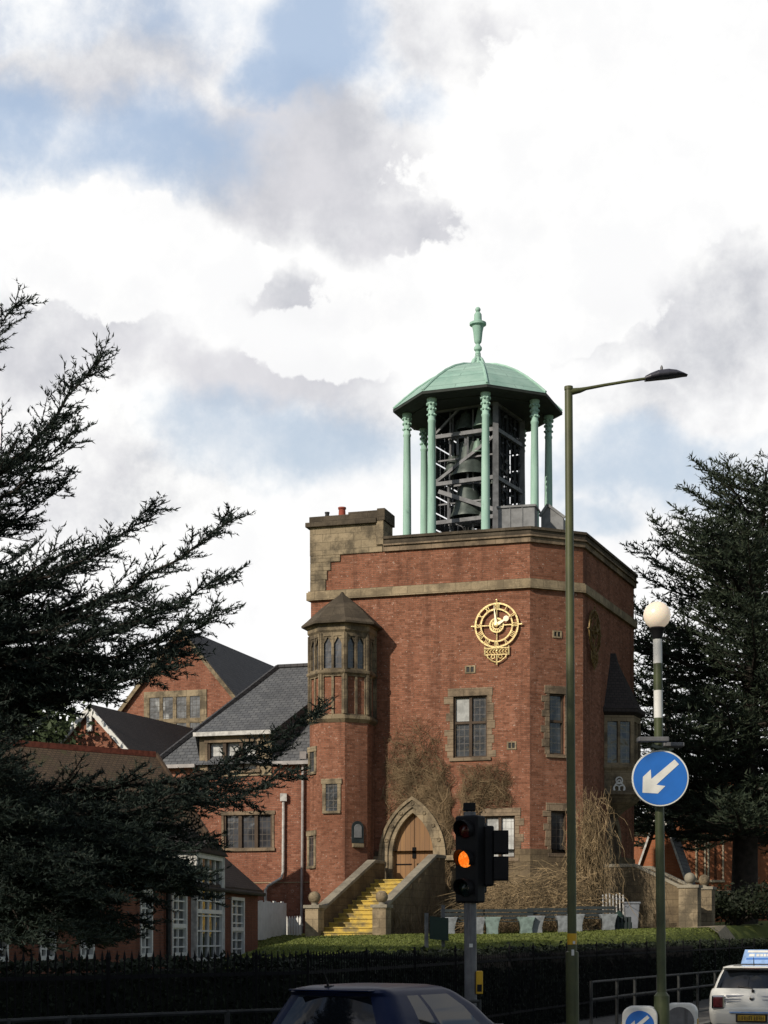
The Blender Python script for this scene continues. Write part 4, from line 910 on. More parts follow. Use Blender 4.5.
mb = MB(); zz_ = hf.uz(215, 717)[1]; mb.fb(hf, hf.uz(202, 717)[0], 8.2, zz_ - .2, zz_, -.02, .08); mb.build('string_course', M['stone_pale'], hall)
o_, f_, A_3 = gabled('white_barge_gable', 'small brick gable with white bargeboards and dark tiled roof below the hall', 'building', 74, (91, 709), 2.3, 2.35, 9, R(-22), 'brick_wing', 'tile_dark', 'white')
mb = MB(); mb.fb(f_, 2.18, 2.42, A_3.z - .95, A_3.z - .1, .05, .16); mb.build('finial_post', M['white'], o_)
# ---------------------------------------------------------------- tiled block with red ridge
tb = thing('red_ridged_block', 'low brown tiled block with a terracotta ridge, half hidden by the cedar', 'building', (-12, 64, 1.6))
ra, rb = pt(-40, 749, 58), pt(154, 745, 63)
dv = (rb - ra); dv.z = 0; dv.normalize(); nv = V((dv.y, -dv.x, 0)); hz = ra.z
ra.z = rb.z = hz = (ra.z + rb.z) / 2; drp, out_ = 3.0, 3.2
e = lambda p, s, z=0: V((p.x, p.y, hz - drp + z)) + nv * out_ * s
mb = MB(); mb.poly(e(ra, 1), e(rb, 1), rb, ra); mb.poly(ra, rb, e(rb, -1), e(ra, -1)); mb.build('roof', M['tile_brown'], tb, recalc=False)
mb = MB(); mb.bar(ra, rb, .24, .2); mb.build('ridge_tiles', M['ridge'], tb)
g = lambda p, s, z: V((p.x, p.y, z)) + nv * (out_ - .3) * s - dv * .15
mb = MB()
for p in (ra, rb): mb.poly(g(p, 1, 1.0), g(p, -1, 1.0), g(p, -1, hz - drp), g(p, 0, hz - .12), g(p, 1, hz - drp))
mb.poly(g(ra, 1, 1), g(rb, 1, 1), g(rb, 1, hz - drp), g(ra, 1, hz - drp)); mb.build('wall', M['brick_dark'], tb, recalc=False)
mb = MB(); mb.bar(rb + dv * .06, e(rb, 1) + dv * .06, .10, .22); mb.bar(rb + dv * .06, e(rb, -1) + dv * .06, .10, .22); mb.build('bargeboard', M['wood_frame'], tb)
# ---------------------------------------------------------------- long low annexe with white windows
an = thing('classroom_annexe', 'long low shaded brick annexe with tall white framed windows and dark tiled roof', 'building', (-5.2, 52, 1.2))
e0, e1 = V((-4.18, 58.0, 0)), V((-8.5, 33.1, 0))
AF = Fr(e1, e0)                                                    # outward normal to the right
zE2 = 3.47
ar = lambda x0, x1, y0, y1: rect(AF, x0, x1, y0, y1)
wins = [ar(171.5, 186.5, 889, 942), ar(196, 222.5, 868, 955), ar(231, 244, 897, 957), ar(147, 152, 880, 945)]
q_ = rect(AF.shift(.12), 196, 222.5, 868, 955); wins[1] = (q_[0], q_[1], 1.28, 4.38); wins[0] = (wins[0][0], wins[0][1], 1.45, 3.25); wins[2] = (*wins[2][:2], 1.35, 3.25); wins[3] = (wins[3][0] - .6, wins[3][1], 1.45, 3.25)
wl = [wins[3], wins[0], wins[1], wins[2], (2.6, 3.6, 1.45, 3.25), (5.4, 6.4, 1.45, 3.25), (8.0, 9.0, 1.45, 3.25)]
mb = MB(); mb.wall(AF, 0, AF.L, .4, zE2, [(a, b, c, min(d, zE2)) for a, b, c, d in wl if d < 4], .15)
mb.poly(AF.at(AF.L, .4), AF.at(AF.L, zE2), AF.at(AF.L, zE2 + 1.9, -2.3), AF.at(AF.L, zE2, -4.6), AF.at(AF.L, .4, -4.6)); mb.poly(AF.at(0, .4), AF.at(0, zE2), AF.at(0, zE2 + 1.9, -2.3), AF.at(0, zE2, -4.6), AF.at(0, .4, -4.6)); mb.poly(AF.at(0, .4, -4.6), AF.at(AF.L, .4, -4.6), AF.at(AF.L, zE2, -4.6), AF.at(0, zE2, -4.6))
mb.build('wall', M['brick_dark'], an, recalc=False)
mb = MB(); mb.prism([AF.at(-.3, zE2 - .02, .1), AF.at(AF.L + .25, zE2 - .02, .1), AF.at(AF.L + .25, zE2 + 2.05, -2.3), AF.at(-.3, zE2 + 2.05, -2.3)], (0, 0, .1)); mb.prism([AF.at(-.3, zE2 - .15, -4.9), AF.at(AF.L + .25, zE2 - .15, -4.9), AF.at(AF.L + .25, zE2 + 2.05, -2.3), AF.at(-.3, zE2 + 2.05, -2.3)], (0, 0, .1)); rf = mb.build('roof', M['tile_dark'], an)
mb = MB(); mb.tube([AF.at(-.3, zE2 - .06, .15), AF.at(AF.L + .25, zE2 - .06, .15)], .07, 8); mb.build('gutter', M['galv_dark'], an)
um_ = (wins[1][0] + wins[1][1]) / 2; hw_ = (wins[1][1] - wins[1][0]) / 2
mb = MB(); mb.fb(AF, um_ - hw_ - .10, um_ - hw_ - .002, 1.0, 4.42, -1.1, .17); mb.fb(AF, um_ + hw_ + .002, um_ + hw_ + .10, 1.0, 4.42, -1.1, .17); mb.fb(AF, um_ - hw_ - .10, um_ + hw_ + .10, 4.385, 4.42, -1.1, .17); dm_ = mb.build('dormer', M['white_dirty'], an)
mb = MB(); mb.prism([AF.at(um_ - hw_ - .25, 4.43, .25), AF.at(um_ + hw_ + .25, 4.43, .25), AF.at(um_, 4.95, .25)], -AF.n * 2.0); mb.build('dormer_roof', M['tile_dark'], dm_)
def sash(fr, r, parent, cols=2, rows=4):
    u0, u1, z0, z1 = r; mb = MB(); k = .1
    mb.fb(fr, u0, u0 + k, z0, z1, -.12, .03); mb.fb(fr, u1 - k, u1, z0, z1, -.12, .03); mb.fb(fr, u0 + k, u1 - k, z0, z0 + k, -.12, .03); mb.fb(fr, u0 + k, u1 - k, z1 - k, z1, -.12, .03); zm = z0 + (z1 - z0) * .47; mb.fb(fr, u0 + k, u1 - k, zm - .06, zm + .06, -.1, .02)
    w_ = mb.build('window', M['white'], parent); mb = MB()
    for i in range(1, cols): u_ = u0 + (u1 - u0) * i / cols; mb.fb(fr, u_ - .03, u_ + .03, z0 + k, z1 - k, -.09, -.02)
    for i in range(1, rows): z = z0 + (z1 - z0) * i / rows; mb.fb(fr, u0 + k, u1 - k, z - .022, z + .022, -.088, -.024)
    mb.build('glazing_bar', M['white'], w_); mb = MB(); mb.poly(fr.at(u0, z0, -.08), fr.at(u1, z0, -.08), fr.at(u1, z1, -.08), fr.at(u0, z1, -.08)); mb.build('pane', M['pane_plain'], w_, recalc=False)
for i, r in enumerate(wl): sash(AF.shift(.12) if i == 2 else AF, r, an, 4 if i == 2 else 2 if r[1] - r[0] < 2 else 3, 7)
mb = MB(); uu = AF.uz(165, 920)[0]; mb.tube([AF.at(uu, .6, .1), AF.at(uu, zE2 - .1, .1)], .07, 8); mb.build('drainpipe', M['galv_dark'], an)
# white timber fence beside the steps
wf = thing('picket_fence', 'weathered white boarded fence with low pickets left of the steps', 'fence', pt(272, 936, 62))
WFn = Fr(pt(257, 936, 60.5), pt(286, 936, 63.0)); mb = MB(); n_ = 11
for i in range(n_): u_ = WFn.L * i / n_; mb.fb(WFn, u_ + .006, u_ + WFn.L / n_ - .008, 1.9, 3.25 + .03 * math.sin(i * 2.3), -.02, .02)
mb.build('boards', M['white'], wf); WF2 = Fr(pt(286, 936, 63.2), pt(302, 936, 62.4)); mb = MB()
for i in range(6): u_ = WF2.L * i / 6; mb.prism([WF2.at(u_ + .02, 1.9), WF2.at(u_ + .13, 1.9), WF2.at(u_ + .13, 2.65), WF2.at(u_ + .075, 2.76), WF2.at(u_ + .02, 2.65)], WF2.n * .03)
mb.build('pickets', M['white'], wf); mb = MB(); mb.fb(WFn, 0, WFn.L, 2.9, 3.0, -.06, -.021); mb.fb(WF2, 0, WF2.L, 2.4, 2.48, -.05, -.001); mb.build('rail', M['white_dirty'], wf)
# ---------------------------------------------------------------- brick house behind on the right
hs, hsf, hsA = gabled('stone_dressed_house', 'sunlit orange brick house with cream stone window surrounds behind the right-hand tree', 'house', 98, (734, 770), 4.6, 3.2, 11, R(4), 'brick_far', 'tile_brown', 'cream')
for x0, x1, y0, y1, c_n in ((697, 704, 843, 880, 1), (709, 722, 838, 880, 2), (737, 752, 838, 880, 2), (690, 712, 790, 815, 2), (740, 760, 785, 812, 2), (720, 732, 893, 906, 2)):
    r = rect(hsf, x0, x1, y0, y1); cas(hsf, r, c_n, hs, 'pane_plain', 0.02, (.6,), 'cream')
hs2, h2f, h2A = gabled('grey_barge_cottage', 'slate roofed cottage with a pale sloping bargeboard between tower and right-hand tree', 'house', 90, (660, 806), 1.25, 3.6, 2.2, R(-20), 'brick_far', 'slate', 'white_dirty')
hs3, h3f, h3A = gabled('brick_house', 'orange brick house at the far right edge behind the tree trunk', 'house', 104, (800, 775), 4.4, 3.0, 11, R(-6), 'brick_far', 'tile_brown', 'cream')
for x0, x1 in ((773, 783), (792, 806)):
    r = rect(h3f, x0, x1, 842, 880); cas(h3f, r, 2, hs3, 'pane_plain', .02, (.6,), 'cream')
# ---------------------------------------------------------------- ground, road, pavement
KB = [V(p) for p in ((-40, -36, 0), (-13.2, 1.6, 0), (-2.55, 16.6, 0), (1.5, 21.6, 0), (4.2, 30.3, 0), (5.6, 34.2, 0), (10.9, 47.6, 0), (25.5, 86, 0), (70, 205, 0))]
def offpoly(pts, d):
    out = []
    for i, p in enumerate(pts):
        a = (pts[i] - pts[i - 1]).normalized() if i else None; b = (pts[i + 1] - pts[i]).normalized() if i < len(pts) - 1 else None
        t_ = ((a or b) + (b or a)).normalized(); n = V((-t_.y, t_.x, 0)); c = (a or b).dot(t_)
        out.append(p + n * d / max(c, .5))
    return out
def pdist(x, y):
    """signed distance to the kerb line, + on the garden side"""
    best = None
    for a, b in zip(KB, KB[1:]):
        dx, dy = b.x - a.x, b.y - a.y; l2 = dx * dx + dy * dy
        t_ = np.clip(((x - a.x) * dx + (y - a.y) * dy) / l2, 0, 1)
        qx, qy = x - a.x - t_ * dx, y - a.y - t_ * dy; d = np.hypot(qx, qy); s = np.sign(dx * (y - a.y) - dy * (x - a.x))
        if best is None: best, sg = d, s
        else: m = d < best; best = np.where(m, d, best); sg = np.where(m, s, sg)
    return best * sg
HOFF = 2.9
def gz(x, y):
    x = np.asarray(x, float); y = np.asarray(y, float)
    zl = 1.62 + .0135 * np.clip(y - 30, -14, 60) + .022 * np.clip(x, 0, 40) - np.clip(.36 * np.clip(-2.5 - x, 0, 9), 0, .8) * np.clip((62 - y) / 6, 0, 1)
    d = pdist(x, y); s = np.clip((d - HOFF - .4) / 1.3, 0, 1); s = s * s * (3 - 2 * s)
    base = -.03
    und = .05 * np.sin(x * .7 + 1.3) * np.sin(y * .45) * s
    return base + (zl - base) * s + und
xs = np.concatenate([np.linspace(-2500, -120, 10), np.linspace(-100, -22, 14), np.linspace(-20, 30, 84), np.linspace(33, 120, 20), np.linspace(150, 2500, 10)])
ys = np.concatenate([np.linspace(-2500, -60, 10), np.linspace(-40, 10, 14), np.linspace(12, 92, 120), np.linspace(96, 260, 24), np.linspace(320, 4000, 10)])
X, Y = np.meshgrid(xs, ys); Z = gz(X, Y)
mb = MB(); nx, ny = len(xs), len(ys); mb.v = [tuple(p) for p in np.stack([X.ravel(), Y.ravel(), Z.ravel()], 1)]
mb.f = [[j * nx + i, j * nx + i + 1, (j + 1) * nx + i + 1, (j + 1) * nx + i] for j in range(ny - 1) for i in range(nx - 1)]; mb.m = [0] * len(mb.f)
mb.build('ground', M['grass'], smooth=89, kind='structure', recalc=False)
def ribbon(name, d0, d1, z, mat, pts=KB):
    a, b = offpoly(pts, d0), offpoly(pts, d1); mb = MB()
    mb.strip([V((p.x, p.y, z)) for p in a], [V((p.x, p.y, z)) for p in b]); return mb.build(name, mat, kind='structure', recalc=False)
ROADW = 11.0
ribbon('road', .0, -ROADW, 0.0, M['asphalt'])
ribbon('pavement', .14, HOFF + .2, .12, M['paving']); ribbon('pavement', -ROADW - .14, -ROADW - 4.2, .12, M['paving'])
def kerb(d0, d1):
    a, b = offpoly(KB, d0), offpoly(KB, d1); mb = MB(); U = lambda p, z: V((p.x, p.y, z))
    mb.strip([U(p, -.05) for p in a], [U(p, .125) for p in a]); mb.strip([U(p, .125) for p in a], [U(p, .125) for p in b]); mb.strip([U(p, .125) for p in b], [U(p, -.05) for p in b]); mb.build('kerb', M['kerb'], kind='structure', recalc=False)
kerb(0, .14); kerb(-ROADW, -ROADW - .14)
mb = MB(); cl = offpoly(KB, -5.4)
for a, b in zip(cl, cl[1:]):
    Ls = (b - a).length; t_ = (b - a).normalized(); n = V((t_.y, -t_.x, 0)) * .06; k = 0
    while k + 2 < Ls:
        p = a + t_ * k; q = a + t_ * (k + 2); mb.poly(*[V((w_.x, w_.y, .004)) for w_ in (p - n, q - n, q + n, p + n)]); k += 6
mb.build('lane_marking', M['roadpaint'], kind='structure', recalc=False)
# traffic island under the beacon and bollards
IX = V((3.42, 19.9, 0)); idir = V((.5, .866, 0)); inn_ = V((.866, -.5, 0))
def island(z0, z1, r, ln):
    return [IX + idir * (s * ln) + (idir * s * math.cos(a) + inn_ * math.sin(a) * s) * r for s in (1, -1) for a in [math.pi * (-.5 + i / 10) for i in range(11)]]
mb = MB(); pts = island(0, 0, .9, 1.3); mb.prism([V((p.x, p.y, .002)) for p in pts], (0, 0, .12)); mb.build('traffic_island', M['kerb'], kind='structure')
# pale path at the foot of the tower
mb = MB(); a = [pt(560, 930, 61.5), pt(640, 929, 61.7), pt(700, 927, 62.4), pt(770, 928, 63)]; b = [pt(560, 928, 63.4), pt(640, 927, 63.6), pt(700, 925, 64.6), pt(800, 926, 67)]
def gp(p, dz=.02): return V((p.x, p.y, float(gz(p.x, p.y)) + dz))
A2_, B2_ = [], []
for i in range(25):
    q = i / 24 * 3; j = min(2, int(q)); f_ = q - j; A2_.append(gp(a[j].lerp(a[j + 1], f_), .05)); B2_.append(gp(b[j].lerp(b[j + 1], f_), .05))
mb.strip(A2_, B2_); mb.build('path', M['gravel'], kind='structure', recalc=False)
# short grass blades on the strip of lawn seen over the hedge
rg = np.random.default_rng(3); n = 60000
yy_ = 27 + rg.random(n) ** 1.3 * 36; kx = rg.uniform(-.10, .235, n); xx = kx * yy_; ok = pdist(xx, yy_) > HOFF + 1.0
xx, yy_ = xx[ok], yy_[ok]; zz = gz(xx, yy_); n = len(xx); h = rg.uniform(.015, .055, n); a = rg.uniform(0, 6.28, n); wd = .012 + .0004 * yy_
P = np.stack([xx, yy_, zz], 1); du = np.stack([np.cos(a) * wd, np.sin(a) * wd, 0 * a - .01], 1); ln = np.stack([rg.normal(0, .03, n), rg.normal(0, .03, n), h], 1)
o = tri_mesh('grass', np.stack([P - du, P + du, P + ln], 1).reshape(-1, 3), 3, M['blade']); o['kind'] = 'stuff'
# ---------------------------------------------------------------- hedge
HL = offpoly(KB, HOFF + .45)[1:8]
def along(pts, step):
    out = []
    for a, b in zip(pts, pts[1:]):
        L_ = (b - a).length; t_ = (b - a).normalized(); k = 0
        while k < L_: out.append((a + t_ * k, t_)); k += step
    return out
def htop(p): return 1.60 + .0025 * max(0, p.y - 22) + .009 * max(0, p.x)
hg = thing('clipped_hedge', 'long dark clipped hedge behind the black railings along the pavement', 'hedge', (HL[2].x, HL[2].y, 0))
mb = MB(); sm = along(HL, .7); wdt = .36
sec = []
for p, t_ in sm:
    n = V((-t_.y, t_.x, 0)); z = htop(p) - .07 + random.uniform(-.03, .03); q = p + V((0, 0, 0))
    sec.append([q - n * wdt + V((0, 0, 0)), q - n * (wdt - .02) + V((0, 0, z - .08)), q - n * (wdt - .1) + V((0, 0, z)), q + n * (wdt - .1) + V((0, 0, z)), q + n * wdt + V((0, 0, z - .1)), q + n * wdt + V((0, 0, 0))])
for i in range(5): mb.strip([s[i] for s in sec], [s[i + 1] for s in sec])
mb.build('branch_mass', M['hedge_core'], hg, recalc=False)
rg = np.random.default_rng(5); ps, qs = [], []
LT = []
for a, b in zip(HL, HL[1:]):
    L_ = (b - a).length; vis = b.y > 12
    n = int(L_ * (1500 if a.y < 60 and b.y > 14 else 250)); s = rg.random(n); base = np.array(a) + np.outer(s, np.array(b - a)); t_ = (b - a).normalized(); nn = np.array((-t_.y, t_.x, 0))
    zt_ = 1.60 + .0025 * np.maximum(0, base[:, 1] - 22) + .009 * np.maximum(0, base[:, 0])
    zt_ += .030 * np.sin(base[:, 0] * 3.1) * np.sin(base[:, 1] * 2.3) + .022 * np.sin(base[:, 1] * 5.7 + base[:, 0]) + np.where(rg.random(n) < .03, rg.uniform(0, .11, n), 0)
    side = rg.random(n); off = np.where(side < .5, -wdt + rg.normal(0, .03, n), np.where(side < .85, rg.uniform(-wdt, wdt, n), wdt)); hh = np.where((side >= .5) & (side < .85), zt_ + rg.normal(0, .028, n), rg.random(n) * zt_)
    c = base + np.outer(off, nn); c[:, 2] = hh; LT.append(c)
c = np.concatenate(LT); n = len(c); d1 = rg.normal(0, 1, (n, 3)); d1 /= np.linalg.norm(d1, axis=1)[:, None]; d2 = rg.normal(0, 1, (n, 3)); d2 -= d1 * (d1 * d2).sum(1)[:, None]; d2 /= np.linalg.norm(d2, axis=1)[:, None]
sz = (rg.uniform(.025, .055, n) * (1 + .012 * np.maximum(0, c[:, 1] - 25)))[:, None]
tri_mesh('leaves', np.stack([c - d1 * sz, c + d2 * sz * .55, c + d1 * sz, c - d2 * sz * .55], 1).reshape(-1, 3), 4, M['hedge'], hg)
# ---------------------------------------------------------------- railings
RL = offpoly(KB, HOFF - .12)[1:8]
ral = thing('iron_railings', 'black iron railings with spear heads running along the pavement in front of the hedge', 'railings', (RL[2].x, RL[2].y, .12))
bars = MB(); rails = MB(); posts = []
for p, t_ in along(RL, .115):
    if p.y > 62: continue
    h = htop(p) + np.interp(p.y, [20, 24, 30], [.20, .17, .04]); w_ = .014; q = V((p.x, p.y, .1))
    if p.y < 50: bars.bar(q, q + V((0, 0, h - .25)), w_); top = q + V((0, 0, h - .25)); bars.lathe(top, [(.007, 0), (.018, .04), (.0005, .14)], 4)
prev = None
for p, t_ in along(RL, 2.5):
    if p.y > 62: continue
    h = htop(p)
    if prev is not None:
        for zz in (.30, .92): rails.bar(V((prev[0].x, prev[0].y, prev[1] * zz)), V((p.x, p.y, h * zz)), .012, .045)
    prev = (p, h); posts.append((p, h))
bars.build('bars', M['iron'], ral, recalc=False, kind='stuff'); rails.build('rail', M['iron'], ral, recalc=False)
for p, h in posts:
    mb = MB(); mb.cbox((p.x, p.y, h / 2 + .04), .035, .035, h + .04); mb.lathe((p.x, p.y, h + .06), [(.018, 0), (.03, .04), (.001, .13)], 6); mb.build('post', M['iron'], ral)
# ---------------------------------------------------------------- pedestrian guard rails
def guard(name, label, pts, h=1.02, z=.12, mat='galv_dark', infill=True, step=2.0):
    o = thing('guard_rail', label, 'guard rail', (pts[0].x, pts[0].y, z)); ps = [p for p, _ in along(pts, step)] + [pts[-1]]
    mb = MB()
    for a, b in zip(ps, ps[1:]):
        for zz in (h, h - .32): mb.tube([V((a.x, a.y, z + zz)), V((b.x, b.y, z + zz))], .024, 6)
        mb.tube([V((a.x, a.y, z + .12)), V((b.x, b.y, z + .12))], .02, 6)
    mb.build('rail', M[mat], o)
    for p in ps: mb = MB(); mb.tube([V((p.x, p.y, z - .05)), V((p.x, p.y, z + h + .02))], .030, 8); mb.build('post', M[mat], o)
guard('g', 'grey two-bar guard rail on the right, behind the beacon post and white car', [V((3.74, 31.6, 0)), V((5.0, 34.9, 0)), V((10.3, 48.0, 0)), V((17.5, 67, 0))])
g1 = offpoly(KB, .42)
guard('g', 'grey guard rail at lower left, ending by the traffic light', [V((-9.2, 8.2, 0)), g1[2] + V((-.2, .25, 0)), V((-.95, 19.2, 0)), V((1.18, 21.75, 0))])
# ---------------------------------------------------------------- trees
class Tree:
    def __init__(s, seed, tuft=.075, twigstep=.16, needles=7):
        s.rg = np.random.default_rng(seed); s.rnd = random.Random(seed); s.P, s.Q, s.W = [], [], []; s.wood = MB(); s.tuft, s.step, s.nd = tuft, twigstep, needles
    def limb(s, path, r0, spread=.34, start=.18, dens=1.0, flat=.25, lift=.25, sub=.40, wood_n=6, minlen=.35):
        """path: list of Vectors; grows flat sprays of twigs along it"""
        pts = [V(p) for p in path]; n = 14; seg = []
        for i in range(n + 1):
            q = i / n * (len(pts) - 1); j = min(len(pts) - 2, int(q)); f = q - j
            p0, p1, p2, p3 = pts[max(j - 1, 0)], pts[j], pts[j + 1], pts[min(j + 2, len(pts) - 1)]
            seg.append(.5 * ((2 * p1) + (p2 - p0) * f + (2 * p0 - 5 * p1 + 4 * p2 - p3) * f * f + (3 * p1 - p0 - 3 * p2 + p3) * f ** 3))
        L_ = sum((a - b).length for a, b in zip(seg, seg[1:]))
        jit = lambda a: V((s.rnd.uniform(-a, a), s.rnd.uniform(-a, a), s.rnd.uniform(-a, a)))
        seg = [p + jit(.012 * L_) * (0 < i < n) for i, p in enumerate(seg)]
        s.wood.tube(seg, [max(.008, r0 * (1 - i / n) ** 1.1) for i in range(n + 1)], wood_n, cap=False)
        m = max(4, int(L_ * (1 - start) / s.step * .55 * dens))
        for i in range(m):
            t = start + (1 - start) * (i + s.rnd.random()) / m; q = t * n; j = min(n - 1, int(q)); p = seg[j].lerp(seg[j + 1], q - j)
            d = (seg[j + 1] - seg[j]).normalized(); side = d.cross(V((0, 0, 1)))
            if side.length < .05: side = V((1, 0, 0))
            side.normalize(); up = side.cross(d)
            sg = 1 if i % 2 else -1
            a = R(s.rnd.uniform(32, 68)); dd = (d * math.cos(a) + side * sg * math.sin(a) + up * s.rnd.uniform(-flat, flat) + V((0, 0, lift * s.rnd.uniform(.3, 1)))).normalized()
            ln = max(minlen, min(L_ * spread * (1 - t) ** .7 * s.rnd.uniform(.55, 1.15), L_ * spread)) + .15
            e = p + dd * ln; mid = p.lerp(e, .5) + V((0, 0, -.06 * ln)) + jit(.04 * ln)
            s.spray(p, mid, e, ln, max(.006, r0 * .25 * (1 - t)), sub)
        s.spray(seg[-3], seg[-2], seg[-1], (seg[-3] - seg[-1]).length, .01, sub)
    def spray(s, a, m, e, ln, r, sub):
        s.wood.tube([a, m, e], [r, r * .8, .004], 3, cap=False)
        k = max(3, int(ln / s.step)); t = (np.arange(k) + s.rg.random(k)) / k
        A, Mm, E = map(np.array, (a, m, e)); base = ((1 - t) ** 2)[:, None] * A + (2 * t * (1 - t))[:, None] * Mm + (t ** 2)[:, None] * E
        d = E - A; d = d / (np.linalg.norm(d) + 1e-9); side = np.cross(d, (0, 0, 1.)); side /= (np.linalg.norm(side) + 1e-9)
        sg = np.where(np.arange(k) % 2, 1., -1.); ang = s.rg.uniform(.5, 1.15, k)
        dr = np.cos(ang)[:, None] * d + (np.sin(ang) * sg)[:, None] * side + np.stack([0 * t, 0 * t, s.rg.uniform(-.15, .5, k)], 1)
        l = sub * ln * (1.05 - t) * s.rg.uniform(.5, 1.1, k) + s.tuft * 1.2
        s.P.append(base); s.Q.append(base + dr * l[:, None])
        # the shoot itself carries needles too
        kk = np.linspace(0, 1, max(2, k // 2 + 1)); B = ((1 - kk) ** 2)[:, None] * A + (2 * kk * (1 - kk))[:, None] * Mm + (kk ** 2)[:, None] * E
        s.P.append(B[:-1]); s.Q.append(B[1:])
    def needles(s):
        P, Q = np.concatenate(s.P), np.concatenate(s.Q); rg = s.rg; ln = np.linalg.norm(Q - P, axis=1)
        cnt = np.maximum(2, (ln / (s.tuft * .55) * s.nd / 4).astype(int)); cnt = np.minimum(cnt, 60); idx = np.repeat(np.arange(len(P)), cnt); n = len(idx)
        t = rg.random(n) ** .9; p = P[idx] + (Q - P)[idx] * t[:, None]; d = (Q - P)[idx] / ln[idx][:, None]
        v = rg.normal(0, 1, (n, 3)); v[:, 2] += .4; v = v + d * 1.5; v /= np.linalg.norm(v, axis=1)[:, None]
        w_ = np.cross(v, rg.normal(0, 1, (n, 3))); w_ /= (np.linalg.norm(w_, axis=1)[:, None] + 1e-9)
        L_ = (s.tuft * rg.uniform(.6, 1.35, n))[:, None]; W_ = L_ * .15
        tri = np.stack([p - w_ * W_, p + w_ * W_, p + v * L_], 1)
        # twig blades
        d2 = (Q - P) / ln[:, None]; w2 = np.cross(d2, rg.normal(0, 1, d2.shape)); w2 /= (np.linalg.norm(w2, axis=1)[:, None] + 1e-9); tw = s.tuft * .12
        tri2 = np.stack([P - w2 * tw, P + w2 * tw, Q], 1)
        return np.concatenate([tri, tri2]).reshape(-1, 3)
    def finish(s, root, leaf, bark='bark'):
        tri_mesh('crown', s.needles(), 3, M[leaf], root); return s.wood.build('trunk', M[bark], root, smooth=60, recalc=False)
# ---- the big cedar on the left
CY = 30.0; ctr = pt(-66, 940, CY); ctr.z = 1.2
ced = thing('cedar_tree', 'huge dark cedar at the left edge with long upswept feathery boughs', 'tree', ctr)
T1 = Tree(21, .082, .115, 8); rn = random.Random(4)
T1.wood.tube([ctr + V((0, 0, -.3)), ctr + V((0, 0, .6)), ctr + V((.05, 0, 3)), ctr + V((-.05, .1, 7)), ctr + V((.1, .05, 10.5)), ctr + V((.05, 0, 13.5))], [.62, .48, .42, .30, .16, .03], 12)
tz = lambda y: zat(y, CY)
# explicit boughs: (trunk y, tip x, tip y, tip depth, droop, radius)
boughs = [(420, 22, 296, 29.5, .10, .06, .30), (520, 112, 346, 30.4, .75, .09, .42), (545, 82, 425, 29.2, .55, .07, .40), (560, 70, 480, 30.8, .5, .06, .40),
          (628, 167, 501, 30.8, .60, .09, .28), (650, 248, 511, 30.0, .75, .11, .25), (668, 246, 570, 31.2, .6, .09, .22), (690, 236, 604, 29.4, .5, .08, .24), (600, 120, 545, 29.0, .4, .07, .28), (655, 150, 590, 28.4, .4, .07, .28),
          (700, 200, 640, 31.6, .4, .08, .28), (712, 185, 664, 28.6, .35, .08, .28), (715, 110, 690, 30.6, .3, .08, .30), (690, 214, 625, 31, .45, .08, .28), (705, 200, 652, 29, .4, .08, .30), (680, 180, 600, 28.2, .4, .08, .30),
          (790, 338, 708, 30.2, .9, .12, .15), (800, 316, 772, 29.6, .6, .11, .17), (795, 300, 745, 31.4, .7, .10, .17), (815, 262, 798, 28.6, .3, .10, .22), (815, 228, 840, 30.6, .1, .09, .26), (825, 205, 872, 29.0, .1, .09, .26),
          (815, 250, 775, 27.8, .5, .10, .22), (810, 212, 790, 31.8, .4, .09, .26), (820, 170, 812, 30, .3, .09, .28), (835, 160, 880, 28.0, .0, .08, .30), (830, 130, 850, 31.5, .0, .08, .30), (822, 150, 830, 27.4, .1, .08, .30), (845, 110, 895, 29.5, .0, .08, .30)]
for ty, x, y, Yd, drop, r, spr in boughs:
    a = V((ctr.x, ctr.y, tz(ty))); e = pt(x, y, Yd); d = (e - a) * .945; e = a + d
    p1 = a + d * .33 + V((0, 0, -.07 * drop * d.length)); p2 = a + d * .68 + V((0, 0, -.10 * drop * d.length))
    T1.limb([a, p1, p2, e], r, spread=spr, start=.12, dens=3.3, sub=.40, lift=-.10, flat=.42)
# boughs all round the trunk (towards and away from the camera, and to the left)
for i in range(84):
    z = 2.4 + 10.6 * ((i + .5) / 84); az = i * 2.39996 + rn.uniform(-.3, .3); ca, sa = math.cos(az), math.sin(az)
    L_ = max(1.1, (6.3 - .40 * (z - 2.6)) * rn.uniform(.75, 1.1))
    if ca > 0: L_ *= (1 - .50 * ca) if z < 8.2 else (1 - .65 * ca)
    if z > 10.5 and ca > -.2: L_ *= .6
    if z > 8.3 and ca > -.45: continue
    if 3.7 < z < 5.9 and ca > -.35: continue
    up = .05 + .045 * z; a = V((ctr.x, ctr.y, z)); e = a + V((ca * L_, sa * L_, L_ * up * .9)); 
    T1.limb([a, a.lerp(e, .35) + V((0, 0, -.04 * L_)), a.lerp(e, .7) + V((0, 0, -.07 * L_)), e], .05 + .012 * L_, spread=.34, start=.2, dens=2.0, sub=.36, lift=.2)
# low shadowed sprays that hang in front of the annexe
for i in range(124):
    x, y = (rn.uniform(-10, 210), rn.uniform(815, 905)) if i < 46 else (rn.uniform(-20, 150), rn.uniform(875, 945)) if i < 100 else (rn.uniform(-30, 22), rn.uniform(700, 830)); a = V((ctr.x, ctr.y, tz(rn.uniform(815, 860)))); e = pt(x, y, rn.uniform(26.5, 33))
    d = e - a; T1.limb([a, a + d * .35 + V((0, 0, .1)), a + d * .7 + V((0, 0, .08)), e], .06, spread=.36, start=.3, dens=2.4, sub=.38, lift=.05)
T1.finish(ced, 'cedar')
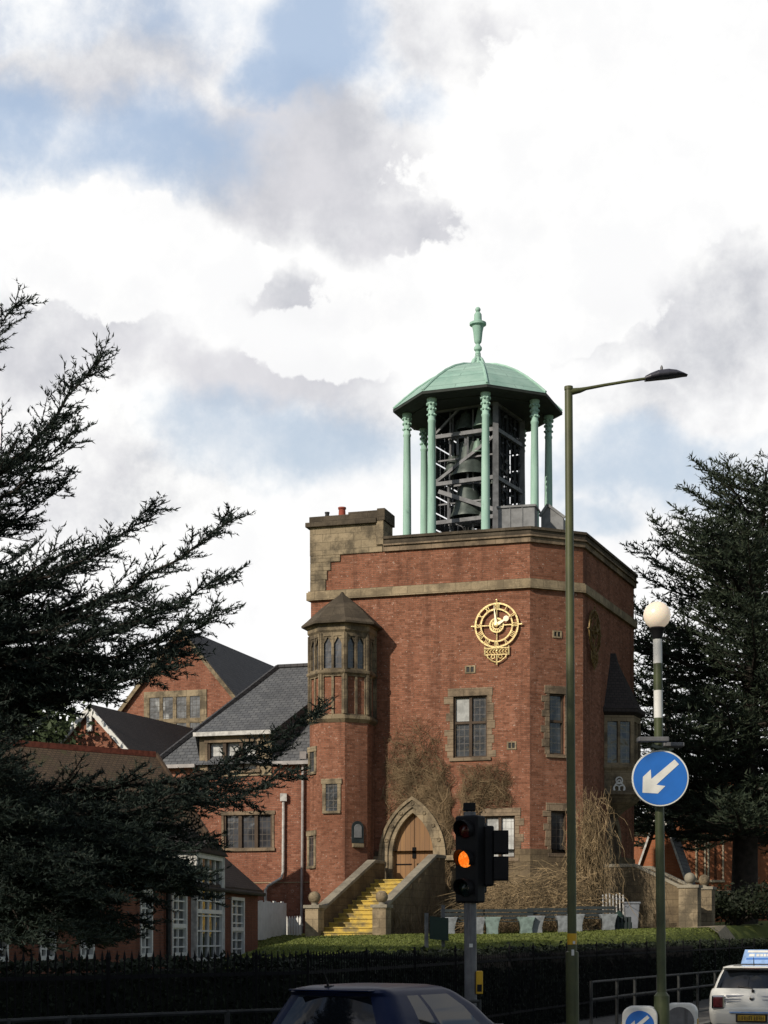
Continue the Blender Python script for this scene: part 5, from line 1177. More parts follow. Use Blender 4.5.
# ---- layered conifer on the right
cr = pt(744, 922, 77); cr.z = 2.0
con = thing('conifer_tree', 'tall dense dark conifer with tiered branches right of the tower', 'tree', cr)
T2 = Tree(33, .21, .30, 6); ax0 = V((cr.x, cr.y, 0)); top = zat(470, 77)
tipx = pt(766, 470, 77)
T2.wood.tube([ax0 + V((0, 0, 1.6)), ax0 + V((0, 0, 2.6)), ax0 + V((.1, 0, 9)), V((ax0.x + .5, ax0.y, 17)), V((tipx.x, ax0.y, top))], [.85, .62, .5, .26, .03], 12)
N_ = 150
for i in range(N_):
    q = (i + .5) / N_; z = 6.2 + (top - 6.9) * q; az = i * 2.39996 + rn.uniform(-.35, .35); fr_ = (z - 6.2) / (top - 6.2)
    L_ = (8.5 * (1 - fr_) ** .56 * (.82 + .3 * math.sin(z * 1.9 + az * 2)) + .5) * rn.uniform(.72, 1.12)
    xo = ax0.x + (tipx.x - ax0.x) * fr_; a = V((xo, ax0.y, z)); up = .12 + .5 * fr_
    e = a + V((math.cos(az) * L_, math.sin(az) * L_, L_ * up)); T2.limb([a, a.lerp(e, .4) + V((0, 0, -.05 * L_)), a.lerp(e, .75) + V((0, 0, -.05 * L_)), e], .05 + .012 * L_, spread=.40, start=.12, dens=2.6, sub=.42, lift=.22, flat=.4, minlen=.6)
for x_, y_, yd_, l_ in ((630, 546, 76, 0), (638, 575, 78, 0), (652, 522, 77, 0), (640, 612, 75, 0), (664, 540, 79, 0), (686, 490, 77, 0), (675, 510, 75, 0), (714, 476, 77, 0), (645, 650, 78, 0), (650, 690, 76, 0), (700, 520, 74, 0), (645, 735, 75, 0), (655, 780, 77, 0)):
    e = pt(x_, y_, yd_); a = V((ax0.x + .6, ax0.y, max(6.4, e.z - .26 * abs(e.x - ax0.x) - .4))); d = e - a
    T2.limb([a, a + d * .35 - V((0, 0, .05 * d.length)), a + d * .7 - V((0, 0, .06 * d.length)), a + d * .95], .12, spread=.42, start=.10, dens=3.0, sub=.44, lift=.1, flat=.45, minlen=.6)
T2.finish(con, 'conifer')
for x_, y_, s_ in ((-13.6, 10.6, .85), (-17.8, 4.2, .95), (-23.5, -3.2, 1.0), (-29, -10, 1.0)):   # conifers added out of view, left of the camera, to shade the foreground
    k_ = copy_tree(con); k_.location = (x_, y_, .9); k_.rotation_euler.z = x_; k_.scale = (s_, s_, s_); tag(k_, 'unseen conifer added left of the view to shade the street', 'tree', 'added conifers shading the street')
# second, further conifer filling the gap down to the tower edge
cr2 = pt(668, 900, 92); cr2.z = 2.2
con2 = thing('conifer_tree', 'lower dark evergreen seen between the tower edge and the tall conifer', 'tree', cr2)
T3 = Tree(35, .26, .42, 6); ax0 = V((cr2.x, cr2.y, 0)); top2 = zat(628, 92)
T3.wood.tube([ax0 + V((0, 0, 1.6)), ax0 + V((0, 0, 9)), V((ax0.x, ax0.y, top2))], [.5, .3, .03], 10)
for i in range(70):
    q = (i + .5) / 70; z = 6.6 + (top2 - 7) * q; az = i * 2.39996; L_ = (4.6 * (1 - q) ** .6 + .5) * rn.uniform(.7, 1.1); a = V((ax0.x, ax0.y, z)); e = a + V((math.cos(az) * L_, math.sin(az) * L_, L_ * .15))
    T3.limb([a, a.lerp(e, .5) - V((0, 0, .05 * L_)), e], .07, spread=.45, start=.1, dens=2.4, sub=.42, lift=.2, minlen=.6)
T3.finish(con2, 'conifer')
# broadleaf shrubs and far trees: leaf clumps
def leafy(name, label, cat, base, rx, rz, n, size, mat, seed, stem=.3, group=None):
    rg = np.random.default_rng(seed); o = thing(name, label, cat, base, group); bz = V(base); mb = MB(); rn_ = random.Random(seed)
    hubs = []
    for i in range(14):
        a = rn_.uniform(0, 6.28); q = rn_.random() ** .5; e = bz + V((math.cos(a) * rx * q * .75, math.sin(a) * rx * q * .75, stem + rz * rn_.uniform(.35, 1.75))); mb.tube([bz, bz.lerp(e, .5) + V((0, 0, .1 * rz)), e], [.06 * rz ** .5, .035 * rz ** .5, .01], 5, cap=False); hubs.append(np.array(e))
    C = np.array(hubs)[rg.integers(0, 14, n)] + rg.normal(0, 1, (n, 3)) * np.array((rx * .24, rx * .24, rz * .22)); C[:, 2] = np.maximum(C[:, 2], bz.z + .1)
    d1 = rg.normal(0, 1, (n, 3)); d1 /= np.linalg.norm(d1, axis=1)[:, None]; d2 = np.cross(d1, rg.normal(0, 1, (n, 3))); d2 /= np.linalg.norm(d2, axis=1)[:, None]; s_ = (size * rg.uniform(.6, 1.3, n))[:, None]
    tri_mesh('crown', np.stack([C - d1 * s_, C + d2 * s_ * .5, C + d1 * s_, C - d2 * s_ * .5], 1).reshape(-1, 3), 4, M[mat], o); mb.build('trunk', M['bark'], o, smooth=60, recalc=False); return o
leafy('evergreen_shrub', 'dark clipped evergreen bank behind the right-hand gate pillars', 'shrub', gp(pt(735, 925, 72), -.1), 2.6, .75, 5000, .10, 'hedge', 61)
leafy('evergreen_shrub', 'dark evergreen bank at the far right edge under the conifer', 'shrub', gp(pt(790, 925, 74), -.1), 2.6, .8, 5000, .10, 'hedge', 62)
leafy('broadleaf_tree', 'yellow-green bush glimpsed beside the white bargeboards through the cedar', 'tree', (-15.2, 72, 1.8), 2.4, 4.4, 7000, .16, 'farleaf', 63, 1.5)
for i, (x, yt, Yd, lb) in enumerate(((40, 735, 95, 'grey-green tree behind the gabled hall at far left'), (700, 800, 125, 'distant tree behind the orange brick houses'), (790, 760, 130, 'distant tree at the far right edge behind the brick houses'))):
    b_ = pt(x, 930, Yd); hh = zat(yt, Yd) - 2; leafy('broadleaf_tree', lb, 'tree', (b_.x, b_.y, 1.9), hh * .42, hh * .46, 5000, .28, 'farleaf', 70 + i, 1.5)
# ---------------------------------------------------------------- bare creepers and the brushwood heap
def in_door(p):
    v_ = p - FR.P; u_ = v_.x * FR.t.x + v_.y * FR.t.y
    return abs(u_ - D_u) < 1.0 and p.z < 7.0 - .75 * abs(u_ - D_u)
def stems(paths, rad, n=3, door=False):
    mb = MB()
    if door: paths, rad = zip(*[(p, r) for p, r in zip(paths, rad) if not any(in_door(q) for q in p)])
    for p, r in zip(paths, rad): mb.tube(p, [r * (1 - .6 * i / (len(p) - 1)) for i in range(len(p))], n, cap=False)
    return mb
rn = random.Random(9)
def climb(x0, y0, x1, y1, wob, k=9, d0=.05):
    """a stem on the front wall from pixel to pixel"""
    u0_, z0_ = FR.uz(x0, y0, .08); u1_, z1_ = FR.uz(x1, y1, .08); P_ = []; ph = rn.uniform(0, 6.28); cx, cz = rn.uniform(-.35, .35), rn.uniform(.1, .5)
    for i in range(k):
        t = i / (k - 1); u_ = u0_ + (u1_ - u0_) * (t + cx * t * (1 - t)) + wob * math.sin(ph + t * 9) * t + rn.gauss(0, wob * .35); z_ = z0_ + (z1_ - z0_) * (t + cz * t * (1 - t)) + rn.gauss(0, wob * .35)
        P_.append(FR.at(u_, z_, d0 + rn.uniform(0, .10)))
    return P_
def vines(starts, box, seed, up=.9, maxn=2600):
    """branching walks on the front wall; starts: (px, py, heading deg from vertical, radius, length)"""
    r_ = random.Random(seed); out, rad_ = [], []; (bx0, bx1, by0, by1) = box
    U0, Z1 = FR.uz(bx0, by0, .06); U1, Z0 = FR.uz(bx1, by1, .06); stack = []
    for x, y, hd, r, ln in starts: u_, z_ = FR.uz(x, y, .06); stack.append((u_, z_, R(hd), r, ln, 0))
    while stack and len(out) < maxn:
        u_, z_, hd, r, ln, dp = stack.pop(0); n_ = max(3, int(ln / .16)); P_ = [FR.at(u_, z_, .05 + r)]; turn = r_.gauss(0, .10)
        for i in range(n_):
            hd += turn + r_.gauss(0, .30); hd *= .985; st = .16 * r_.uniform(.7, 1.2); nu, nz = u_ + math.sin(hd) * st, z_ + math.cos(hd) * st
            if not (U0 + .3 * abs(math.sin(z_ * 3)) < nu < U1 - .3 * abs(math.sin(z_ * 4)) and Z0 < nz < Z1): break
            q = FR.at(nu, nz, .05 + r + r_.uniform(0, .05))
            if in_door(q): hd += .9 if nu > D_u else -.9; nu = u_ + (.06 if nu > D_u else -.06); nz = z_ + .05; q = FR.at(nu, nz, .06 + r)
            if in_door(q) or (W_up[0] - .35 < nu < W_up[1] + .3 and nz > W_up[2] - .2) or (W_lo[0] - .1 < nu < W_lo[1] + .15 and W_lo[2] - .1 < nz < W_lo[3] + .25): break
            u_, z_ = nu, nz; P_.append(q)
            if dp < 5 and r_.random() < (.54 if dp < 3 else .38): stack.append((u_, z_, hd + r_.choice((-1, 1)) * r_.uniform(.4, 1.7), r * .64, ln * r_.uniform(.5, .9), dp + 1))
        if len(P_) > 2: out.append(P_); rad_.append(max(.005, r))
    return out, rad_
paths, rad = vines([(440 + 2.2 * i, 905 - 4 * i, -14 + 3 * i, .042, 4.2) for i in range(7)] + [(446, 850, -30, .03, 3.4), (448, 830, -48, .03, 3.0), (441, 812, -60, .026, 3.0), (444, 800, -35, .026, 2.8), (380, 800, 25, .02, 1.6), (384, 815, 35, .02, 1.6)], (378, 458, 712, 910), 3, maxn=2300)
cr_ = thing('bare_creeper', 'leafless brown creeper spreading up the wall above the arched door', 'creeper', FR.at(FR.uz(442, 880)[0], 4, .1)); stems(paths, rad).build('stems', M['twig'], cr_, recalc=False)
paths, rad = vines([(455, 880, 20, .035, 3.6), (458, 868, 35, .03, 3.4), (462, 850, 10, .03, 3.0), (466, 840, 40, .028, 3.0), (470, 830, -10, .024, 2.4), (478, 815, 60, .022, 2.2), (485, 812, -20, .02, 2.0), (496, 806, 10, .02, 2.0)], (452, 518, 758, 900), 4, maxn=1100)
cr_ = thing('bare_creeper', 'leafless brown creeper around the small vents above the lower front window', 'creeper', FR.at(FR.uz(484, 800)[0], 5.5, .1)); stems(paths, rad).build('stems', M['twig'], cr_, recalc=False)
# dry stems on the shaded outer face of the right balustrade
paths, rad = [], []
bE = sd_ * (HWs + .30)
for i in range(130):
    t = rn.uniform(.05, 1.2); p = Bp + (Tp - Bp) * t + bE; ztop = 3.0 + 1.9 * min(t, 1); z0_ = rn.uniform(1.9, 2.3); z1_ = rn.uniform(z0_ + .3, ztop + .1); P_ = []
    for k in range(6): q = k / 5; P_.append(V((p.x, p.y, 0)) + ax * rn.gauss(0, .10) + sd_ * rn.uniform(.0, .12) + V((0, 0, z0_ + (z1_ - z0_) * q)))
    paths.append(P_); rad.append(rn.uniform(.007, .014))
cr_ = thing('bare_creeper', 'thin dry stems on the shaded side of the right-hand stair balustrade', 'creeper', V((.6, 62, 2.0))); stems(paths, rad).build('stems', M['twig'], cr_, recalc=False)
# arching brushwood heap in front of the corner
paths, rad = [], []
def arch(a, b, h, j=.12, k=9):
    P_ = []
    for i in range(k):
        t = i / (k - 1); P_.append(a.lerp(b, t) + V((rn.gauss(0, j), rn.gauss(0, j), h * 4 * t * (1 - t) + rn.gauss(0, j * .7))))
    return P_
def base_pt(x, Y): p = pt(x, 930, Y); return gp(p, 0)
for i in range(620):
    x = rn.uniform(488, 600); a = base_pt(x + rn.gauss(0, 8), rn.uniform(62.3, 64.3)); 
    prof_h = np.interp(x, [482, 500, 530, 560, 585, 606], [.9, 1.5, 2.0, 2.4, 2.3, 1.0])
    a.z += prof_h * rn.uniform(.1, .95); dx = rn.gauss(-1.1, 1.0); b = V((a.x + dx, a.y + rn.uniform(-.9, .4), max(2.0, a.z - rn.uniform(-.2, 1.6)))); paths.append(arch(a, b, rn.uniform(.05, .55), .07)); rad.append(rn.uniform(.008, .018))
for i in range(330):
    x = rn.gauss(588, 8); a = base_pt(x, rn.uniform(64.3, 65.2)); a.z = rn.uniform(2.2, 5.2); z1_ = min(7.6, a.z + rn.uniform(.8, 3.0)); b = V((a.x + rn.gauss(0, .28) - .02, a.y + rn.uniform(-.3, .2), z1_)); paths.append(arch(a, b, rn.uniform(0, .2), .10)); rad.append(rn.uniform(.008, .017))
for i in range(200):
    x = rn.gauss(590, 8); a = base_pt(x, rn.uniform(64.2, 65.0)); a.z = rn.uniform(4.2, 7.2); b = V((a.x + rn.gauss(.1, .45), a.y - rn.uniform(.1, .6), a.z - rn.uniform(.6, 2.4))); paths.append(arch(a, b, rn.uniform(.1, .5), .06)); rad.append(rn.uniform(.007, .014))
for i in range(120):
    x = rn.uniform(484, 575); a = base_pt(x, rn.uniform(61.8, 62.8)); b = a + V((rn.gauss(-.2, .5), rn.gauss(0, .2), rn.uniform(.4, 1.3))); paths.append(arch(a, b, .1, .05)); rad.append(rn.uniform(.006, .012))
bs = thing('brushwood_shrub', 'tangled heap of pale bare arching stems against the tower corner', 'shrub', base_pt(560, 63.5)); stems(paths, rad).build('stems', M['twig_pale'], bs, recalc=False)
# ---------------------------------------------------------------- benches on the terrace
def bench(x, Y, wm, end, label, seed):
    b = pt(x, 930, Y); z = float(gz(b.x, b.y)); t_ = thing('park_bench', label, 'bench', (b.x, b.y, z), 'benches in a row below the tower')
    O = V((b.x, b.y, z)); rn_ = random.Random(seed)
    sl = MB()
    for i in range(4): sl.box(O.x - wm / 2, O.x + wm / 2, O.y - .22 + i * .12, O.y - .13 + i * .12, z + .43, z + .46)
    sl.build('seat', M['bench_slat'], t_); sl = MB()
    for i in range(3): sl.box(O.x - wm / 2, O.x + wm / 2, O.y + .26 + i * .03, O.y + .285 + i * .03, z + .52 + i * .13, z + .62 + i * .13)
    sl.build('backrest', M['bench_slat'], t_)
    for s in (-1, 1):
        cx = O.x + s * (wm / 2 - .28); mb = MB(); w_ = .50
        mb.prism([V((cx - w_ * .42, O.y - .27, z - .1)), V((cx + w_ * .42, O.y - .27, z - .1)), V((cx + w_ * .40, O.y - .27, z + .2)), V((cx + w_ * .50, O.y - .27, z + .44)), V((cx + w_ * .62, O.y - .27, z + .60)), V((cx - w_ * .62, O.y - .27, z + .60)), V((cx - w_ * .50, O.y - .27, z + .44)), V((cx - w_ * .40, O.y - .27, z + .2))], (0, .62, 0)); mb.build('bench_end', M[end], t_, bevel=.015)
bench(463, 61.2, 1.55, 'bench_end_grey', 'weathered bench behind the traffic light pole, leftmost of the row', 1)
bench(509, 61.2, 1.75, 'bench_end', 'bench with pale teal end blocks, right of the traffic light', 2)
bench(550, 61.4, 1.55, 'bench_end_grey', 'weathered grey bench just left of the lamp column', 3)
bench(592, 61.5, 1.7, 'bench_end_grey', 'weathered grey bench just right of the lamp column', 4)
bq = pt(619, 930, 61.8); z = float(gz(bq.x, bq.y)); pb = thing('slatted_planter', 'dark teal slatted planter box beside the rightmost bench', 'planter', (bq.x, bq.y, z)); mb = MB()
for i in range(6): mb.cbox((bq.x - .35 + i * .14, bq.y, z + .22), .10, .5, .5)
mb.build('slats', M['bench_slat'], pb, bevel=.02); mb = MB(); mb.cbox((bq.x, bq.y, z + .1), .86, .44, .35); mb.lathe((bq.x, bq.y, z + .3), [(.16, 0), (.19, .2), (.1, .32), (.02, .4)], 10); mb.build('planter_body', M['greenboard'], pb)
# metal gate and bin in front of the side stair
gt = pt(615, 918, 63.6); z = float(gz(gt.x, gt.y)); gg = thing('metal_gate', 'pale metal barred gate leaning by the side staircase wall', 'gate', (gt.x, gt.y, z)); mb = MB()
for i in range(7): mb.tube([V((gt.x - .42 + i * .125, gt.y + .02 * i, z)), V((gt.x - .44 + i * .125, gt.y + .02 * i, z + 1.30 + .03 * (i % 3)))], .028, 6)
mb.build('bars', M['white_dirty'], gg); mb = MB(); mb.bar(V((gt.x - .45, gt.y, z + 1.15)), V((gt.x + .36, gt.y + .13, z + 1.15)), .04); mb.bar(V((gt.x - .45, gt.y, z + .2)), V((gt.x + .36, gt.y + .13, z + .2)), .04); mb.build('rail', M['galv'], gg)
bn = pt(631.5, 918, 63.5); z = float(gz(bn.x, bn.y)); bb = thing('wheeled_bin', 'pale grey bin standing right of the metal gate', 'bin', (bn.x, bn.y, z)); mb = MB(); mb.strip([V((bn.x + a, bn.y + b, z + .05)) for a, b in ((-.20, -.2), (.20, -.2), (.20, .2), (-.2, .2))], [V((bn.x + a, bn.y + b, z + .95)) for a, b in ((-.26, -.26), (.26, -.26), (.26, .26), (-.26, .26))], True); mb.build('body', M['bin'], bb, bevel=.02)
mb = MB(); mb.cbox((bn.x, bn.y, z + .99), .60, .60, .07); mb.bar((bn.x - .2, bn.y + .32, z + 1.0), (bn.x + .2, bn.y + .32, z + 1.0), .04); mb.build('lid', M['bin'], bb, bevel=.02)
mb = MB(); [mb.lathe((bn.x + s * .2, bn.y + .2, z + .1), [(.1, -.03), (.1, .03)], 12, mat=Matrix.Rotation(R(90), 3, 'Y')) for s in (-1, 1)]; mb.build('wheel', M['carblack'], bb)
# green notice board on two posts on the lawn
nb = pt(436, 950, 38); z = float(gz(nb.x, nb.y)); no = thing('notice_board', 'dark green notice board on two grey posts on the lawn', 'sign', (nb.x, nb.y, z)); s_ = F / 38
def bx(x0, x1, y0, y1, Y, dep, m, nm, par, bev=0):
    mb = MB(); a = pt(x0, y1, Y); b = pt(x1, y0, Y); mb.box(a.x, b.x, Y, Y + dep, a.z, b.z); return mb.build(nm, M[m], par, bevel=bev)
bx(424.5, 428.5, 913, 953, 38, .08, 'galv', 'post', no); bx(441.5, 445, 905, 953, 38.25, .08, 'galv', 'post', no)
mb = MB(); mb.prism([pt(429.5, 916, 37.95), pt(448.5, 918, 38.15), pt(448.5, 941, 38.15), pt(429.5, 939, 37.95)], (0, .04, 0)); bd = mb.build('board', M['greenboard'], no)
# ---------------------------------------------------------------- street lamp
LY = 26.6; lx = lambda y: 568.6 + (y - 388) * .0062
lb = pt(lx(1070), 940, LY); lamp = thing('street_lamp', 'tall olive green lamp column with one curved arm reaching right', 'street lamp', (lb.x, LY, .12))
mb = MB(); ys_ = [388, 392, 700, 951, 952, 1069]; rs = [.055, .061, .066, .07, .098, .10]
mb.tube([pt(lx(y), y, LY) if y < 1060 else V((pt(lx(y), y, LY).x, LY, .1)) for y in ys_[::-1]], rs[::-1], 16); mb.tube([pt(lx(386.6), 386.6, LY), pt(lx(390), 390, LY)], .067, 14); mb.build('column', M['olive'], lamp, smooth=40)
mb = MB(); mb.tube([pt(569.5, 392, LY), pt(580, 390.3, LY), pt(586, 388.6, LY), pt(605, 385, LY), pt(628, 381.2, LY), pt(646, 378.6, LY)], [.055, .04, .026, .023, .022, .022], 10); mb.build('arm', M['olive'], lamp, smooth=50)
mb = MB(); prof_u = [(645, 376.2, 382), (650, 373.5, 381.7), (658, 370.3, 381), (668, 369.2, 380), (676, 370.2, 378.5), (683, 373, 376.8), (687.3, 375.2, 375.9)]
A_ = []
for x, yt, yb in prof_u:
    w_ = .02 + .115 * math.sin(max(0, min(1, (x - 640) / 50)) * math.pi) ** .6; c = pt(x, (yt + yb) / 2, LY); h_ = (yb - yt) / 2 * LY / F
    A_.append([c + V((0, w_ * math.cos(a), h_ * math.sin(a) * (1 if math.sin(a) > 0 else .8))) for a in [2 * math.pi * i / 14 for i in range(14)]])
for a, b in zip(A_, A_[1:]): mb.strip(a, b, True)
mb.poly(*A_[0]); mb.poly(*A_[-1]); mb.build('luminaire', M['luminaire'], lamp, smooth=50)
mb = MB(); c = pt(661.6, 369.5, LY); mb.lathe(c, [(.018, -.03), (.022, .03), (.01, .06), (.001, .065)], 8); mb.build('photocell', M['galv'], lamp)
mb = MB(); mb.tube([pt(lx(944.5), 944.5, LY), pt(lx(933.5), 933.5, LY)], [.0735, .0725], 16); yb_ = mb.build('yellow_band', M['yellow'], lamp, smooth=40); mb = MB(); p = pt(lx(942.5) + 1.5, 942.5, LY); mb.cbox(p + V((0, -.075, 0)), .035, .006, .045); p = pt(lx(952.5), 952.5, LY); mb.cbox(p + V((0, -.1, 0)), .04, .006, .09); mb.build('label', M['signwhite'], lamp)
# ---------------------------------------------------------------- belisha beacon with keep-left sign
BY = 19.4; bxl = lambda y: 657.2 + (y - 615) * .0118
bcn = thing('beacon_post', 'striped crossing beacon post with cream globe carrying a round blue arrow sign', 'beacon', (pt(bxl(1100), 940, BY).x, BY, .12))
def seg(y0, y1, r, m, nm, n=16): mb = MB(); mb.tube([pt(bxl(y1), y1, BY), pt(bxl(y0), y0, BY)], r, n); return mb.build(nm, M[m], bcn, smooth=40)
seg(636, 663.5, .050, 'white', 'white_band'); seg(663.5, 690.5, .0502, 'olive_dark', 'green_band'); seg(690.5, 718, .050, 'white', 'white_band')
mb = MB(); mb.tube([V((pt(bxl(1096), 1096, BY).x, BY, .1)), pt(bxl(996), 996, BY), pt(bxl(992), 992, BY), pt(bxl(718), 718, BY)], [.088, .086, .052, .050], 16); mb.build('pole', M['olive_dark'], bcn, smooth=30)
mb = MB(); c = pt(657, 615.3, BY); mb.ball(c, .152, 28); mb.build('globe', M['globe'], bcn, smooth=70)
mb = MB(); mb.lathe(pt(657.3, 636.5, BY), [(.054, -.03), (.06, .0), (.07, .05), (.09, .085), (.08, .10), (.04, .10)], 16); mb.build('collar', M['black'], bcn, smooth=40)
sc_ = pt(660.2, 778.3, BY - .13); Rs = Matrix.Rotation(R(-7), 3, 'Z') @ Matrix.Rotation(R(90), 3, 'X')   # disc axis towards the camera
def disc(mb, c, prof): mb.lathe(c, prof, 48, mat=Rs)
mb = MB(); disc(mb, sc_, [(.308, -.012), (.312, 0), (.308, .012)]); sgn = mb.build('sign_disc', M['signwhite'], bcn, smooth=30)
mb = MB(); disc(mb, sc_, [(.294, .013), (.294, .0155)]); mb.build('sign_face', M['signblue'], sgn)
def onS(px, py, d): q = pt(px, py, BY - .13); v_ = q - sc_; return sc_ + Rs @ V((v_.x, v_.z, d))
ar_ = [(678.2, 761.6), (673.6, 757.2), (652.2, 778.6), (651.0, 769.2), (643.2, 777.6), (642.0, 793.4), (657.4, 793.8), (665.0, 786.4), (656.2, 785.2)]
ar_ = [(674.3, 759.8), (678.6, 764.6), (656.4, 784.8), (665.2, 786.2), (657.8, 793.6), (642.6, 792.6), (643.0, 776.8), (650.8, 769.6), (651.4, 779.0)]
mb = MB(); mb.prism([onS(x, y, .016) for x, y in ar_], Rs @ V((0, 0, .003))); mb.build('arrow', M['signwhite'], sgn)
mb = MB(); disc(mb, sc_ + V((.055, .32, 0)), [(.29, -.01), (.30, 0), (.29, .01)]); mb.build('sign_disc', M['galv_dark'], bcn)
# sign lights on brackets
def slab(x0, x1, y0, y1, Y, dep, m, nm):
    mb = MB(); a = pt(x0, y1, Y); b = pt(x1, y0, Y); mb.box(a.x, b.x, Y - dep, Y, a.z, b.z); return mb.build(nm, M[m], bcn, bevel=.01)
slab(636.5, 667, 738.2, 743, BY - .12, .16, 'galv', 'sign_light'); slab(661, 681.5, 744.2, 748.2, BY + .45, .2, 'galv', 'sign_light')
mb = MB(); mb.bar(pt(650, 744.5, BY - .2), pt(662, 750, BY), .04); mb.bar(pt(672, 748, BY + .4), pt(661, 752, BY + .1), .04); mb.cbox(pt(660.5, 752, BY), .16, .16, .08); mb.cbox(pt(661, 800, BY), .14, .14, .06); mb.build('bracket', M['olive_dark'], bcn)
# ---------------------------------------------------------------- bollards on the island
def bollard(px, yt, Y, label, face, yaw):
    c = pt(px, 940, Y); zt_ = zat(yt, Y); o = thing('traffic_bollard', label, 'bollard', (c.x, Y, .122)); w_, d_ = .195, .13
    a_ = V((math.cos(yaw), math.sin(yaw), 0)); n_ = V((a_.y, -a_.x, 0)); B0 = V((c.x, Y, 0))
    def outline(w, z0, z1, r, n=8): return [(-w, z0), (w, z0)] + [(w - r + r * math.cos(t), z1 - r + r * math.sin(t)) for t in [math.pi / 2 * i / n for i in range(n + 1)]] + [(-w + r - r * math.sin(t), z1 - r + r * math.cos(t)) for t in [math.pi / 2 * i / n for i in range(n + 1)]]
    q = outline(w_, .12, zt_, .11); mb = MB(); mb.prism([B0 + a_ * u_ + n_ * d_ + V((0, 0, z_)) for u_, z_ in q], -n_ * d_ * 2); sh = mb.build('shell', M['signwhite'], o, bevel=.02)
    mb = MB(); [mb.obox(B0 + a_ * (s * (w_ + .004) - .004) + n_ * -.06 + V((0, 0, .3)), a_ * .008, n_ * .12, V((0, 0, zt_ - .48))) for s in (-1, 1)]; mb.build('side_reflector', M['yellow'], o)
    mb = MB(); mb.obox(B0 - a_ * (w_ + .03) - n_ * (d_ + .03) + V((0, 0, .12)), a_ * 2 * (w_ + .03), n_ * 2 * (d_ + .03), V((0, 0, .1))); mb.build('base', M['black'], o)
    dc = B0 + n_ * (d_ + .002) + V((0, 0, zt_ - .205)); Q = n_.to_track_quat('Z', 'Y').to_matrix(); mb = MB()
    if face == 'arrow':
        mb.lathe(dc, [(.158, 0), (.158, .006)], 32, mat=Q); fc = mb.build('blue_disc', M['signblue'], o); mb = MB(); k = .158 / .30
        P2_ = [((x - 660.2) / 90 * k, (778.3 - y) / 90 * k) for x, y in ar_]; mb.prism([dc + n_ * .0065 + a_ * u_ + V((0, 0, z_)) for u_, z_ in P2_], n_ * .003); mb.build('arrow', M['signwhite'], fc)
    else:
        mb.lathe(dc, [(.165, 0), (.165, .006)], 32, mat=Q); mb.build('grey_disc', M['galv'], o)
bollard(640.5, 1006, BY + .05, 'white bollard with a blue arrow disc, left of the beacon post', 'arrow', R(-12))
bollard(680.5, 1003, BY + .9, 'white bollard with a blank grey disc, right of the beacon post', 'blank', R(-14))
# ---------------------------------------------------------------- traffic light
TY = 21.9; tp = pt(469.6, 940, TY); tl = thing('traffic_light', 'black traffic light head showing amber on a grey pole', 'traffic light', (tp.x, TY, .12))
mb = MB(); mb.tube([V((tp.x + .02, TY, .1)), V((tp.x, TY, zat(812, TY)))], .078, 16); mb.build('pole', M['galv'], tl, smooth=40)
yaw = R(-36); a_ = V((math.cos(yaw), math.sin(yaw), 0)); n_ = V((a_.y, -a_.x, 0))          # facing left of the camera
hc = pt(470.2, 940, TY - .02); hw_ = .165; zt_, zb_ = zat(816, TY), zat(903, TY); hz_ = (zt_ - zb_) / 3
B0 = V((hc.x, hc.y, 0)) + n_ * .10
mb = MB(); mb.obox(B0 - a_ * hw_ + V((0, 0, zb_)), a_ * 2 * hw_, -n_ * .20, V((0, 0, zt_ - zb_))); hd = mb.build('signal_head', M['black'], tl, bevel=.025)
mb = MB(); mb.obox(B0 - n_ * .20 - a_ * hw_ * .8 + V((0, 0, zb_ + .12)), a_ * hw_ * 1.6, -n_ * .10, V((0, 0, zt_ - zb_ - .2))); mb.obox(B0 - n_ * .30 - a_ * hw_ * .5 + V((0, 0, zb_ + .2)), a_ * hw_ * 1.2, -n_ * .07, V((0, 0, zt_ - zb_ - .34))); mb.build('rear_housing', M['black'], hd, bevel=.03)
Q = n_.to_track_quat('Z', 'Y').to_matrix()
for i, m in enumerate(('blackgreen', 'amber', 'blackred')):
    c = B0 + n_ * .002 + V((0, 0, zb_ + hz_ * (i + .5))); mb = MB(); mb.lathe(c, [(.105, 0), (.105, .008), (.085, .025), (.05, .038), (.0001, .043)], 24, mat=Q); mb.build('signal_lens', M[m], hd, smooth=60)
    mb = MB(); A1, A2_ = [], []
    for k in range(25):
        t = R(-40) + R(260) * k / 24; v_ = a_ * math.cos(t) * .122 + V((0, 0, math.sin(t) * .122)); ln = .05 + .10 * max(0, math.sin(t) * .5 + .5); A1.append(c + v_); A2_.append(c + v_ * .97 + n_ * ln)
    mb.strip(A1, A2_); vz = mb.build('visor', M['black'], hd, recalc=False); sm_ = vz.modifiers.new('thick', 'SOLIDIFY'); sm_.thickness = .008
mb = MB(); p = pt(469.3, 807, TY); mb.cbox(p, .15, .12, .10); mb.tube([p + V((-.03, 0, -.2)), p + V((-.03, 0, 0))], .012, 6); mb.tube([p + V((.03, 0, -.2)), p + V((.03, 0, 0))], .012, 6); mb.build('detector', M['black'], tl, bevel=.01)
